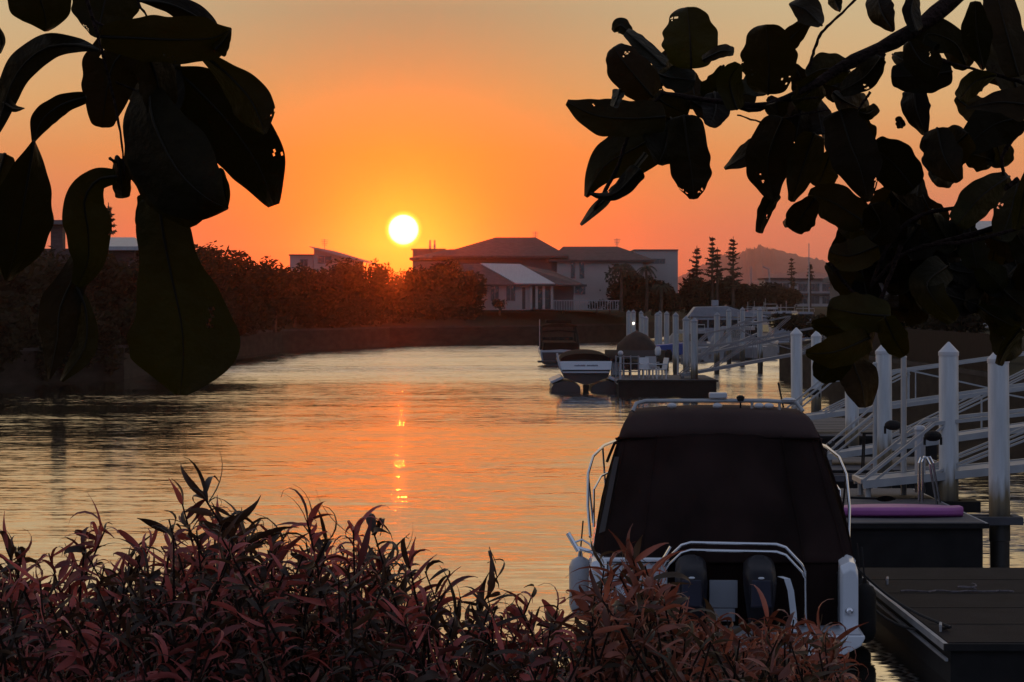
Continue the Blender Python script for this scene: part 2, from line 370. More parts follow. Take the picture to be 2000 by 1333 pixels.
def hip(mb, x0, x1, ye, rx0, rx1, yr, d, dep):      # hip roof: eave from x0..x1 at row ye, ridge rx0..rx1 at row yr, on the near face at depth d
    a = [Vector((X(x0,d),d-.5,Z(ye,d))), Vector((X(x1,d),d-.5,Z(ye,d))), Vector((X(x1,d),d+dep,Z(ye,d))), Vector((X(x0,d),d+dep,Z(ye,d)))]
    dm = d+dep/2; zr = Z(yr,dm)
    b_ = [Vector((X(rx0,dm),dm,zr)), Vector((X(rx1,dm),dm,zr))]
    base = [Vector((q.x,q.y,q.z-.22)) for q in a]
    mb.add(a+b_+base, [(0,1,5,4),(1,2,5),(2,3,4,5),(3,0,4),(6,7,1,0),(7,8,2,1),(8,9,3,2),(9,6,0,3),(9,8,7,6)])
def aerial(x, y, z, h, label):
    mb = MB(); mb.tube([(x,y,z),(x,y,z+h)], .035, 5)
    for k in range(4): mb.tube([(x-.35+.04*k,y,z+h-.1-.16*k),(x+.35-.04*k,y,z+h-.1-.16*k)], .025, 4)
    tag(mb.build('roof_aerial', M['alu_dark']), label, 'aerial', 'aerials on the roofs')

# two-storey main house with hip roofs
hs = empty('house', P(1050,606,262), 'large two-storey house with dark hip roofs and pale walls across the canal', 'house')
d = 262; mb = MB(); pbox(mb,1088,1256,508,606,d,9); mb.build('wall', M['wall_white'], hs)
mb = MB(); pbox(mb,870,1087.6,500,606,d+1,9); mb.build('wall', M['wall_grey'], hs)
mb = MB(); hip(mb,1070,1278,508,1100,1206,482,d,10); mb.build('roof', M['roof_dark'], hs)
mb = MB(); hip(mb,845,1110,500,968,1046,464,d,12)
mb.build('roof', M['roof_dark'], hs)
mb = MB(); hip(mb,800,950,504,880,915,487,d+1.5,10); mb.build('roof', M['roof_dark'], hs)
for (a,b_,y0,y1) in ((1116,1122,510,543),(1133,1140,510,543),(1090,1104,560,574),(1107,1120,560,574),(1124,1142,560,574),(1195,1203,564,600)): window(hs,a,b_,y0,y1,d-.01,0)
mb = MB(); pbox(mb,1171,1173,566,569,d-.12,.1); mb.build('wall_lamp', M['black'], hs)
# low front wing with the pale roof
d = 250; wing = empty('house', P(1000,606,250), 'single-storey wing with white walls and pale sheet roof in front of the big house', 'house')
mb = MB(); pbox(mb,935,1036,556,606,d,7); mb.build('wall', M['wall_white'], wing)
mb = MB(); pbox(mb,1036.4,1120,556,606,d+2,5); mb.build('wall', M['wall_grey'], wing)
mb = MB(); roof_poly(mb,[(921,556,d-.6),(1010,556,d-.6),(940,516,d+4),(903,516,d+4)]); roof_poly(mb,[(1083,556,d-.6),(1146,558,d-.6),(1080,530,d+5),(1013,517,d+4)])
mb.box(X(921,d),X(1146,d),d-.6,d+6,Z(559,d),Z(556,d)); mb.build('roof', M['roof_dark'], wing)
mb = MB(); roof_poly(mb,[(1008,554,d-.62),(1084,554,d-.62),(1016,516,d+4),(938,514.5,d+4)]); tag(mb.build('roof_sheet', M['roof_metal'], wing), 'pale ribbed roof panel')
for (a,b_,y0,y1) in ((960,973,558,587),(990,1005,558,587)): window(wing,a,b_,y0,y1,d-.01,1)
mb = MB(); mb.box(X(1020,d),X(1026,d),d-.03,d+.02,Z(604,d),Z(562,d)); mb.build('door', M['roof_dark'], wing)
for px in (1037,1048,1062,1078):
    mb = MB(); pbox(mb,px-2.5,px+2.5,559,604,d-.3,.25); mb.build('column', M['wall_white'], wing)
window(wing,1050,1060,566,604,d+1.98,0); window(wing,1064,1076,566,604,d+1.98,0)
# fence of rails by the lawn
mb = MB()
for k in range(26):
    x = X(1082+k*5,d-3); mb.box(x-.03,x+.03,d-3,d-2.95,Z(606,d),Z(588,d))
mb.box(X(1080,d-3),X(1210,d-3),d-3.01,d-2.93,Z(588.6,d),Z(587,d)); tag(mb.build('pool_fence', M['alu_dark']), 'thin rail fence on the lawn in front of the two-storey house', 'fence')
# white block house
d = 272; wb = empty('house', P(1285,606,272), 'plain white flat-roofed block house behind the palm trees', 'house')
mb = MB(); pbox(mb,1240,1324,490,606,d,12); mb.build('wall', M['wall_white'], wb)
mb = MB(); pbox(mb,1238,1325,487.5,489.7,d-.15,12.3); mb.build('parapet', M['wall_grey'], wb)
window(wb,1268,1298,507,514,d-.01,2)
# block behind the trees under the sun
d = 275; hb = empty('house', P(840,606,275), 'flat-topped block house half hidden by trees just right of the sun', 'house')
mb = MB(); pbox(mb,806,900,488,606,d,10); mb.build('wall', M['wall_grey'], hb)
mb = MB(); pbox(mb,803,870,486,488.5,d-.2,10.4); mb.build('parapet', M['wall_grey'], hb)
for px in (840,849):
    mb = MB(); mb.lathe((X(px,276),276,Z(489,276)), [(.12,0),(.14,.5),(.1,.55),(.1,1.0),(.13,1.02),(.05,1.1)], 8)
    tag(mb.build('roof_vent', M['alu_dark']), 'slim vent pipe on the flat roof right of the sun', 'vent', 'vent pipes on the flat roof')
# skillion roof house on the left
d = 236; hl = empty('house', P(640,606,236), 'white house with a sloping skillion roof above the trees left of the sun', 'house')
mb = MB(); pbox(mb,566,612,500,606,d,8); mb.build('wall', M['wall_white'], hl)
mb = MB(); pbox(mb,564,613,497,500,d-.15,8.3); mb.build('parapet', M['wall_grey'], hl)
mb = MB(); mb.prism([(X(614,d),Z(606,d)),(X(700,d),Z(606,d)),(X(700,d),Z(508,d)),(X(660,d),Z(499,d)),(X(614,d),Z(487,d))], d-.5, d+8); mb.build('wall', M['wall_white'], hl)
mb = MB(); mb.prism([(X(605,d),Z(483,d)),(X(614,d),Z(487,d)),(X(722,d),Z(515,d)),(X(722,d),Z(511,d)),(X(655,d),Z(491,d)),(X(607,d),Z(482,d))][::-1], d-1.2, d+9); mb.build('roof', M['roof_metal'], hl)
window(hl,587,600,508,520,d-.01,1); window(hl,622,646,502,514,d-.52,1)
# far left house with the capped tower
d = 150; ht_ = empty('house', P(100,606,150), 'dark low house with a capped square tower at the left edge', 'house')
mb = MB(); pbox(mb,-120,262,486,640,d,8); mb.build('wall', M['roof_dark'], ht_)
mb = MB(); pbox(mb,99,122,439,486,d+1,1); mb.build('tower', M['roof_dark'], ht_)
mb = MB(); pbox(mb,84,130,430,438.5,d+.4,2.2); mb.build('tower_cap', M['wall_grey'], ht_)
mb = MB(); hip(mb,196,272,482,212,262,464,d-.3,8); mb.build('roof', M['roof_metal'], ht_)
for a in (-60,10,150,230): window(ht_,a,a+36,520,560,d-.01,1)
aerial(X(634,238),238,Z(488,238),1.0,'thin roof aerial above the skillion roof')
aerial(X(1046,268),268,Z(466,268),.75,'roof aerial on the highest ridge of the two-storey house')
aerial(X(1205,267),267,Z(483,267),.9,'roof aerial on the right-hand ridge of the two-storey house')
# two low modern houses far away on the right
for i, (x0,x1,y0,y1,lab) in enumerate(((1494,1548,546,604,'far low white house left of the bare mast'),(1552,1634,547,600,'far white house with balconies right of the bare mast'))):
    d = 430; hh = empty('house', P((x0+x1)/2,y1,d), lab, 'house', 'low white houses at the marina')
    mb = MB(); pbox(mb,x0,x1,y0,y1,d,10); mb.build('wall', M['wall_white'], hh)
    mb = MB(); pbox(mb,x0-2,x1+3,y0-3,y0-.2,d-.8,11); mb.build('roof', M['roof_dark'], hh)
    for k in range(3):
        a = x0+8+k*(x1-x0-12)/3; window(hh,a,a+(x1-x0)/5,y0+8,y0+22,d-.01,1); window(hh,a,a+(x1-x0)/5,y0+32,y0+46,d-.01,1)
    mb = MB(); pbox(mb,x0,x1,y0+25,y0+28,d-1.2,1.18); mb.build('balcony', M['wall_grey'], hh)
# house on the right bank, seen between the leaves
d = 125; hr = empty('house', P(1940,640,125), 'pale grey house with a low gable roof glimpsed behind the overhanging leaves', 'house')
mb = MB(); pbox(mb,1860,2160,470,640,d,9); mb.build('wall', M['wall_white'], hr)
mb = MB(); hip(mb,1850,2180,470,1900,2120,432,d-.4,10); mb.build('roof', M['roof_metal'], hr)
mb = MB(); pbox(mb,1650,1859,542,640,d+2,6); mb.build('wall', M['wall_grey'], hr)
mb = MB(); hip(mb,1640,1866,542,1670,1840,520,d+1.6,7); mb.build('roof', M['wall_grey'], hr)
for a,y in ((1890,520),(1960,520),(2040,520)): window(hr,a,a+40,y,y+50,d-.01,1)
for a in (1690,1770): window(hr,a,a+36,566,600,d+1.99,1)

# dark timber fence on the right bank wall
fc = empty('timber_fence', (15,105,1.7), 'dark brown paling fence standing on the seawall right of the piles', 'fence')
mb = MB(); rnd = random.Random(3); y = 80.0
while y < 111:
    z1 = 2.98+rnd.uniform(-.015,.015); mb.box(15.06-.0*(y-80),15.10,y,y+.145,1.80,z1); y += .155
mb.build('paling', mat('fence_timber', (.016,.010,.008), .9, spec=.08, var=.5, scale=2, stretch=(1,6,1)), fc)
for k in range(13):
    mb = MB(); mb.box(15.11,15.21,80+k*2.55,80.1+k*2.55,1.77,3.02); mb.build('fence_post', M['trunk'], fc)

# mast, street lamp, marina
mb = MB(); x, z = X(1580,300), 1.0; mb.tube([(x,300,z),(x,300,Z(476,300))], .07, 8, rs=[.09,.05]); mo = mb.build('yacht_mast', M['alu'])
tag(mo, 'tall thin bare yacht mast rising above the marina', 'mast')
mb = MB(); mb.tube([P(1503,600,330)+Vector((0,0,-1)),P(1503,545,330),P(1501,526,330),P(1490,521,330)], .09, 8); sl_ = mb.build('street_lamp', M['alu_dark']); tag(sl_, 'curved street lamp standing among the far marina trees', 'street lamp')
mb = MB(); mb.tube([P(1467,600,330)+Vector((0,0,-1)),P(1467,521,330)], .08, 6); tag(mb.build('light_pole', M['alu_dark']), 'plain straight pole left of the curved street lamp', 'pole')

# ---------------------------------------------------------------- trees
def tree(name, c, rx, rz, label, n=1500, leaf=.42, group='trees on the far bank', lobes=9, cat='tree', dens=1.0, seed=None, m='foliage', zg=None):
    rnd = random.Random(seed if seed is not None else int(c.x*31+c.y*17))
    g = zg if zg is not None else 2.0
    root = empty(name, (c.x,c.y,g), label, cat, group)
    tr = MB(); h = c.z-g
    if h > .6:
        tr.tube([(c.x,c.y,g-.4),(c.x+.1,c.y,g+h*.45),(c.x,c.y,c.z)], .15, 7, rs=[.05*rz+.08,.04*rz+.05,.03])
        for k in range(4):
            a = rnd.uniform(0,6.28); tr.tube([(c.x,c.y,g+h*.5),(c.x+rx*.5*math.cos(a),c.y+rx*.5*math.sin(a),c.z+rz*.3*rnd.random())], .05, 5, rs=[.09,.03])
        tr.build('trunk', M['trunk'], root)
    mb = MB(); L_ = []
    for k in range(lobes):
        a = rnd.uniform(0,6.28); q = rnd.uniform(.2,.62)
        L_.append((c.x+rx*q*math.cos(a), c.y+rx*q*math.sin(a), c.z+rz*rnd.uniform(-.55,.55), rnd.uniform(.32,.55)))
    L_.append((c.x,c.y,c.z,.62))
    for i in range(int(n*dens)):
        lx, ly, lz, lr = rnd.choice(L_)
        v = Vector((rnd.gauss(0,1),rnd.gauss(0,1),rnd.gauss(0,1))).normalized()*(rnd.random()**.4)
        p = Vector((lx+v.x*rx*lr, ly+v.y*rx*lr, lz+v.z*rz*lr))
        s_ = leaf*rnd.uniform(.5,1.2); a = Vector((rnd.gauss(0,1),rnd.gauss(0,1),rnd.gauss(0,.6))).normalized()*s_; b_ = a.orthogonal().normalized()*s_*rnd.uniform(.3,.6)
        k = rnd.uniform(.6,1.3)
        mb.add([p-a,p+b_,p+a,p-b_],[(0,1,2,3)]); mb.c += [(k,k*rnd.uniform(.9,1.05),k*.9,1)]*4
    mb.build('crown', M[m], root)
    return root
rnd = random.Random(11)
desc = ['dense dark rounded tree','bushy dark tree with ragged top','broad low spreading tree','tall leafy dark tree']
far_trees = [ # px, top row, depth, radius px, ground
 (20,488,146,90),(115,486,142,80),(205,482,143,85),(285,470,150,78),(352,488,165,55),(405,480,172,48),(448,492,182,46),(492,500,190,44),(530,506,200,40),(570,520,212,44),(612,520,216,44),
 (655,512,222,50),(700,508,228,46),(736,510,330,27),(781,533,420,26),(818,510,300,24),(814,522,262,26),(846,506,262,30),(872,514,250,38),(912,534,246,30)]
pos = ['at the left edge below the tower','right of the capped tower','below the bluish roof','behind the longest hanging leaf','at the start of the open tree line','highest on the left bank tree line','one step left of the skillion roof house','between the tall tree line and the white house','just left of the white box of the skillion house','in front of the white box of the skillion house','below the skillion roof','under the low end of the skillion roof','right of the skillion roof','directly left below the sun','directly below the sun','in front of the flat-topped block house','hiding the left corner of the block house','at the right corner of the block house','between the block house and the big house','beside the white wing of the big house']
for i, (px, top, d, rp) in enumerate(far_trees):
    rx = rp*d/F*1.35; zt = Z(top,d); rz = (zt-2.2)*.62; c = Vector((X(px,d), d+2, zt-rz*.88))
    tree('broadleaf_tree', c, rx, rz, desc[i%4]+' '+pos[i], n=4200, leaf=.26, lobes=20, seed=i*7+1)
# understorey shrubs on the bank edge
for i in range(26):
    t_ = i/25; px = -20+(920)*t_+rnd.uniform(-10,10); dl = [126,127,130,138,150,160,172,184,196,204,212,220,228,234,240,244]; q = t_*15; d = dl[int(q)]+(dl[min(15,int(q)+1)]-dl[int(q)])*(q-int(q))
    zt = Z(rnd.uniform(568,600),d)
    rz = max(.7,(zt-1.7)*.6); tree('bank_shrub', Vector((X(px,d)+.0,d+(9 if d < 210 else 4),max(2.3,zt-rz*.5))), 48*d/F*1.25, rz+.3, 'low dark shrub on the left bank above the seawall', n=1500, leaf=.25, group='low shrubs along the left bank', cat='shrub', zg=1.8, seed=100+i)
for i,(px,d,zc,rz,lab) in enumerate(((-20,120.6,2.3,1.6,'dark shrub spilling over the seawall at the left edge'),(40,123,2.2,1.8,'dark shrub spilling over the wall below the curled leaf'),(100,125.6,2.4,1.7,'dark shrub on the wall behind the twisted leaf tips'),(160,128.4,2.1,1.6,'dark shrub on the wall between the hanging leaves'),(225,131.4,2.5,1.6,'dark shrub on the wall left of the longest leaf'),(300,143,2.3,1.7,'dark shrub on the wall behind the longest leaf'),
      (350,154,2.6,1.6,'dark shrub on the wall right behind the longest leaf tip'),(405,168,2.7,1.5,'dark shrub on the wall just right of the longest leaf'),(455,184,2.6,1.4,'dark shrub reaching the wall below the highest left tree'))):
    tree('wall_shrub', Vector((X(px,d),d+1.6,zc-.2)), 50*d/F*1.3, rz*1.15, lab, n=2400, leaf=.22, seed=600+i, zg=1.6, cat='shrub', group='shrubs spilling over the left seawall')
# trees right of the white block and along the marina
for i,(px,top,d,rp,lab) in enumerate(((1345,528,275,26,'rounded tree touching the right side of the white block house'),(1385,540,280,34,'dark tree below the twin pines'),(1430,545,280,34,'dark tree at the foot of the tallest pine'),(1475,552,300,36,'low dark tree under the mountain'),(1530,560,360,30,'dark tree between the two far white houses'),
      (1232,524,258,38,'dense dark tree behind the palm in front of the big house'),(1275,540,258,36,'bushy tree in front of the white block house'),(1310,562,258,28,'low tree at the right corner of the white block house'))):
    rx = rp*d/F*1.3; zt = Z(top,d); rz = (zt-3)*.6
    tree('broadleaf_tree', Vector((X(px,d),d,zt-rz*.9)), rx, rz, lab, n=3200, leaf=.30, lobes=14, seed=200+i, zg=3.0)
for i,(px,d,lab) in enumerate(((1165,256,'low clipped bush by the big house wall'),(1190,256,'dark hedge bush below the palm tree'),(1100,256,'small bush in front of the grey wall'),(975,247,'small bush under the wing windows'))):
    tree('garden_bush', Vector((X(px,d),d,3.7)), .9, .6, lab, n=350, leaf=.16, group='garden bushes', cat='bush', seed=300+i, zg=3.1)
for i,(px,top,d,rp,lab) in enumerate(((1700,575,112,50,'grey-green hedge clump left of the hanging leaf cluster'),(1785,575,108,58,'grey-green hedge behind the paling fence'),(1880,590,100,60,'grey-green hedge right behind the fence'),(1545,612,165,40,'low dark shrub on the bank above the gangways'),(1605,615,150,42,'dark shrub mass behind the pointed piles'))):
    rx = rp*d/F*1.3; zt = Z(top,d); rz = (zt-1.8)*.55
    tree('bank_hedge', Vector((X(px,d),d,zt-rz*.9)), rx, rz, lab, n=1600, leaf=.16, seed=400+i, zg=1.8, cat='hedge', group='hedges on the right bank')
# Norfolk pines
def pine(px, top, base, d, wpx, label, seed):
    rnd = random.Random(seed); x = X(px,d); z0 = 3.0; z1 = Z(top,d); zb = Z(base,d); wd = wpx*d/F/2*1.35
    root = empty('norfolk_pine', (x,d,z0), label, 'pine tree', 'norfolk pines near the marina')
    mb = MB(); mb.tube([(x,d,z0),(x,d,z1)], .1, 6, rs=[.22,.03]); mb.build('trunk', M['trunk'], root)
    mb = MB(); nt_ = int((z1-zb)/.42)
    for k in range(nt_):
        f = k/nt_; z = zb+(z1-zb)*f; r = wd*(1-f)**.7*rnd.uniform(.6,1.1)+.1
        for j in range(7):
            a = rnd.uniform(0,6.283); rr_ = r*rnd.uniform(.35,1.15); z += rnd.uniform(-.06,.06)
            e = Vector((x+rr_*math.cos(a), d+rr_*math.sin(a), z+rr_*rnd.uniform(-.05,.4))); s0 = Vector((x,d,z))
            mb.tube([s0,e], .03, 3)
            for q in range(9):
                c = s0.lerp(e, .15+.85*q/8); v = Vector((rnd.gauss(0,1),rnd.gauss(0,1),rnd.gauss(0,.5))).normalized()*.25
                u = v.orthogonal().normalized()*.09; mb.add([c-v,c+u,c+v,c-u],[(0,1,2,3)])
    mb.build('crown', M['pine'], root)
pine(1361,480,545,275,26,'short narrow pine nearest the white block house',1); pine(1391,463,540,278,24,'tall thin pine of the close pair under the mountain slope',2)
pine(1401,483,545,276,20,'shorter pine of the close pair under the mountain slope',3); pine(1432,462,560,270,34,'tallest and fullest pine left of the mountain peak',4)
pine(1546,504,560,400,18,'small far pine under the right slope of the mountain',5); pine(1582,512,545,330,12,'small pine just beside the bare mast',6); pine(1648,505,560,330,26,'dark pine just beside the hanging leaves',8)
pine(212,396,470,180,26,'thin lacy pine seen between the hanging leaves at left',7)
# palms
def palm(px, top, d, rp, label, seed, zg=3.0):
    rnd = random.Random(seed); x = X(px,d); zt = Z(top,d)
    root = empty('palm_tree', (x,d,zg), label, 'palm tree', 'palms by the big house')
    mb = MB(); mb.tube([(x,d,zg),(x+.1,d,(zg+zt)/2),(x,d,zt-.2)], .14, 8, rs=[.2,.14,.12]); mb.build('trunk', M['trunk'], root)
    for k in range(13):
        a = k*.483*1.0+rnd.uniform(-.15,.15); a = k*2*math.pi/13+rnd.uniform(-.2,.2); Lr = rp*d/F*rnd.uniform(.85,1.1); lift = rnd.uniform(.1,.6)
        mb = MB(); pts = []
        for q in range(9):
            t_ = q/8; pts.append(Vector((x+Lr*t_*math.cos(a), d+Lr*t_*math.sin(a), zt+Lr*(lift*t_*1.6-1.15*t_*t_))))
        mb.tube(pts, .02, 4)
        for q in range(1,9):
            for sd in (-1,1):
                for r_ in (0,.5):
                    c = pts[q-1].lerp(pts[q], r_); tdir = (pts[q]-pts[q-1]).normalized(); side = tdir.cross(Vector((0,0,1))).normalized()*sd
                    e = c+side*Lr*.17+tdir*Lr*.12+Vector((0,0,-Lr*.14)); u = tdir*.05
                    mb.add([c-u,c+u,e],[(0,1,2)])
        mb.build('frond', M['pine'], root)
palm(1212,520,254,36,'big feather palm in front of the white wall of the big house',1); palm(1262,524,256,24,'smaller palm in front of the white block house',2); palm(1290,560,254,22,'low palm right of the big palm',3)

# ---------------------------------------------------------------- piles
M['pile_far'] = M['pile'].copy(); M['pile_far'].name = 'shaded_pile_sleeve'  # far piles: sleeve colours darkened, the shade of the trees put into them
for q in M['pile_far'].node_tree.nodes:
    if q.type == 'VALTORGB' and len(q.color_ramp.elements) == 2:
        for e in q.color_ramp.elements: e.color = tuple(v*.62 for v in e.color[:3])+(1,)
def pile(px, wpx, top, label, d=None, group='white marina piles'):
    d = d or .32*F/wpx; r = wpx*d/F/2; x = X(px,d); zt = Z(top,d)
    root = empty('mooring_pile', (x,d,0), label, 'pile', group)
    root.rotation_euler = (R(((int(px)*7)%9-4)*.09), R(((int(px)*5)%9-4)*.10), 0)
    mb = MB(); cone = r*1.05
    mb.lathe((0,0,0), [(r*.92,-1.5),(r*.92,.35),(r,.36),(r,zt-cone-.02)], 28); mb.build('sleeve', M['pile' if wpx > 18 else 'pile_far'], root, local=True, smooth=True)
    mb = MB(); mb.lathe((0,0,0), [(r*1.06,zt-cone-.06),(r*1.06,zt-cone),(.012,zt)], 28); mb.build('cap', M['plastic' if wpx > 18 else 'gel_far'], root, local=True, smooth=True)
    return x, d, r
near_piles = [pile(1853,38,668,'white pointed pile behind the purple board, second from the right'),pile(1953,41,680,'nearest white pointed pile at the right edge'),
 pile(1728,31,670,'white pointed pile behind the hanging leaves'),pile(1557,22.5,640,'white pointed pile standing clear just above the cruiser, left of the hanging leaves'),
 pile(1594,20,646,'white pile half covered by the hanging leaves, black guide on it'),pile(1665,27,672,'white pile hidden at the top by the lowest hanging leaf')]
far_p = [(1356,14.3,620,'first of the far pile group, by the gangway end'),(1341,13.5,617,'second pile of the far group, touching the first'),(1320,12,610,'far pile with a thin pole beside it'),(1301.5,10.5,608,'slim far pile left of the pole'),
 (1289,9.6,607,'far pile of the middle pair, right one'),(1283,9.8,610,'far pile of the middle pair, left one'),(1261.5,9.4,617,'short far pile above the dark ski cover'),(1255,9.2,615,'far pile tucked behind the short one'),(1252,8.6,607,'tall far pile left of the short one'),
 (1237.5,9.2,605,'far pile with the lit lamp'),(1227.5,8.8,606,'leftmost of the far white piles'),(1400,11,610,'far pile in front of the white motor cruiser'),(1424,10,602,'thin far pile in front of the cruiser bow'),(1450,10,600,'far pile at the cruiser bow'),(1485,11,600,'far pile beside the cluster of small boats')]
fp = [pile(*a, group='white piles of the far berths') for a in far_p]
mb = MB(); x,y,r = fp[9]; mb.ball((x-.02,y-r-.08,Z(632,y)), .085,.085,.085)
lm = bpy.data.materials.new('lamp_glow'); lm.use_nodes = True; q = lm.node_tree.nodes['Principled BSDF']; q.inputs['Emission Color'].default_value = (1,.9,.7,1); q.inputs['Emission Strength'].default_value = 3
tag(mb.build('dock_lamp', lm), 'small round lit lamp on a far white pile', 'lamp')

# ---------------------------------------------------------------- pontoons and gangways
def pontoon(x0, x1, y0, y1, z, label, m='deckdark', skirt='black', edge='alu_dark', cleats=()):
    root = empty('pontoon', ((x0+x1)/2, (y0+y1)/2, 0), label, 'pontoon', 'floating pontoons')
    mb = MB(); mb.box(x0+.03,x1-.03,y0+.03,y1-.03,-.35,z-.09); mb.build('float', M[skirt], root)
    mb = MB(); mb.box(x0,x1,y0,y1,z-.055,z); mb.build('deck', M[m], root, bevel=.01)
    for k in range(1,max(2,int((y1-y0)/1.5))):
        mb = MB(); yy = y0+k*1.5; mb.box(x0+.04,x1-.04,yy-.012,yy+.012,z+.002,z+.007); mb.build('joint_strip', M['black'], root)
    mb = MB()
    for (a,b_,c,e) in ((x0-.05,x1+.05,y0-.05,y0-.003),(x0-.05,x1+.05,y1+.003,y1+.05),(x0-.05,x0-.003,y0-.003,y1+.003),(x1+.003,x1+.05,y0-.003,y1+.003)):
        if c == y0-.05: continue
        mb.box(a,b_,c,e,z-.085,z-.012)
    mb.build('edge_rail', M[edge], root)
    mb = MB(); mb.box(x0-.05,x1+.05,y0-.05,y0-.003,z-.085,z-.012); mb.build('edge_rail', M['black'], root)
    mb = MB()
    for (a,b_,c,e) in ((x0-.03,x0-.001,y0,y1),):
        mb.box(a,b_,c,e,z-.20,z-.17)
    mb.build('rub_strip', M[edge], root)
    for (cx_,cy_,rz) in cleats:
        mb = MB(); u = Vector((math.cos(rz),math.sin(rz),0)); c = Vector((cx_,cy_,z))
        mb.tube([c-u*.13+Vector((0,0,.07)),c-u*.05+Vector((0,0,.06)),c+u*.05+Vector((0,0,.06)),c+u*.13+Vector((0,0,.07))],.016,8)
        mb.tube([c-u*.04,c-u*.04+Vector((0,0,.06))],.014,8); mb.tube([c+u*.04,c+u*.04+Vector((0,0,.06))],.014,8)
        mb.build('cleat', M['alu_dark'], root)
    return root
def bracket(root, x, y, r, z, xd):      # hoop that ties a pontoon to its pile
    mb = MB(); mb.box(min(x-r-.12,xd),x+r+.14,y-r-.14,y-r-.02,z-.10,z+.02); mb.box(min(x-r-.12,xd),x+r+.14,y+r+.02,y+r+.14,z-.10,z+.02); mb.box(x+r+.02,x+r+.14,y-r-.02,y+r+.02,z-.10,z+.02)
    mb.build('pile_bracket', M['deckgrey'], root)
pA = pontoon(4.55,13.0,26.7,34.2,.45,'nearest dark pontoon with bare black decking at the bottom right','deckdark','black','alu_dark',((4.62,27.6,1.4),(4.72,32.2,1.4)))
x,y,r = near_piles[1]; pB = pontoon(4.55,6.95,37.6,44.5,.76,'pontoon with the purple board and black paddle on it','deckgrey','black','alu_dark',((4.8,43.5,1.5),)); bracket(pB,x,y,r,.72,6.98)
x,y,r = near_piles[0]; mb = MB(); mb.box(6.98,x+r+.3,y-r-.2,y-r-.03,.56,.74); mb.box(6.98,x+r+.3,y+r+.03,y+r+.2,.56,.74); mb.box(x+r+.03,x+r+.3,y-r-.03,y+r+.03,.56,.74); mb.build('pile_bracket', M['black'], pB)
pC = pontoon(5.6,9.2,52.6,57.0,.55,'low pontoon seen behind the ends of the gangways','deckgrey','black'); x,y,r = near_piles[2]; bracket(pC,x,y,r,.5,5.7)
pD = pontoon(7.6,11,66.0,76.0,.55,'far pontoon beside the pile with the black guide','deckgrey','black')
pE = pontoon(4.6,8.9,111.0,118.5,.62,'dark pontoon with rails and chairs beside the lifted ski boat','deckgrey','black'); x,y,r = fp[0]; bracket(pE,x,y,r,.6,8.9)
pF = pontoon(6.0,9.0,152.0,166.0,.55,'farthest low pontoon behind the chairs','deckgrey','black')

def gangway(x0, z0, x1, z1, y, label, h=.88, wd=1.1, bay=1.9, double=True):
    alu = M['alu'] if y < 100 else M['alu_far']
    root = empty('gangway', (x0,y,z0), label, 'gangway', 'white truss gangways from the right bank')
    nb = max(2, round((x1-x0)/bay)); sl = (z1-z0)/(x1-x0)
    mb = MB(); mb.beam((x0,y+wd/2,z0+.02),(x1,y+wd/2,z1+.02),wd-.12,.05); mb.build('deck', M['alu_dark'], root)
    for s_ in (0,1):
        yy = y+s_*wd; mb = MB(); T = lambda x,k: (x, yy, z0+(x-x0)*sl+k)
        mb.beam(T(x0,0),T(x1,0),.06,.13); st = x0+h*1.35
        mb.beam(T(st,h),T(x1,h),.055,.06); mb.beam(T(x0,.06),T(st,h),.045,.045)
        mb.beam((x0+.22,yy+.0,T(x0+.22,.06)[2]),(st+.22,yy,T(st+.22,h)[2]),.04,.04)
        xs = [st+(x1-st)*k/nb for k in range(nb+1)]
        for k in range(nb):
            a, b_ = xs[k], xs[k+1]
            dn, u = ((a,.07),(b_,h)) if k % 2 == 0 else ((b_,.07),(a,h))
            mb.beam(T(*dn),T(*u),.035,.035)
            if double and k % 2 == 0: mb.beam(T(dn[0]+.14,.07),T(u[0]-.0,h-.09),.035,.035)
        for k in range(1,nb,2): mb.beam(T(xs[k]-.06,.05),T(xs[k]-.06,h),.035,.035); mb.beam(T(xs[k]+.14,.05),T(xs[k]+.14,h),.03,.03)
        mb.build('side_truss', alu, root)
    mb = MB(); mb.beam((x0,y,z0+.05),(x0,y+wd,z0+.05),.06,.08); mb.build('end_bar', alu, root)
    mb = MB(); mb.tube([(x0+.1,y+.1,z0),(x0+.1,y+.1,z0-.3)],.05,8); mb.build('roller_leg', alu, root); mb = MB(); mb.tube([(x0+.1,y+wd-.1,z0),(x0+.1,y+wd-.1,z0-.3)],.05,8); mb.build('roller_leg', alu, root)
gangway(X(1685,42),1.0,14.9,1.95,42,'nearest white truss gangway rising to the right behind the purple board',bay=3.3)
gangway(X(1612,54),.72,14.9,1.9,54,'second white gangway whose end rails slope down beside the grey post',bay=3.1)
gangway(X(1522,67),.85,14.9,1.95,67,'third gangway with its end rails just above the cruiser roof',bay=2.4)
gangway(X(1330,112),.78,14.6,2.1,112,'far gangway with long diagonals between the far piles and the clear pile',h=1.0,bay=2.6)
gangway(X(1330,134),1.0,14.6,2.2,134,'farthest gangway crossing behind the diagonals',h=1.05,bay=2.2)
gangway(X(1385,152),.9,14.9,2.2,152,'thin gangway just behind the farthest crossing one',h=1.05,bay=2.0)
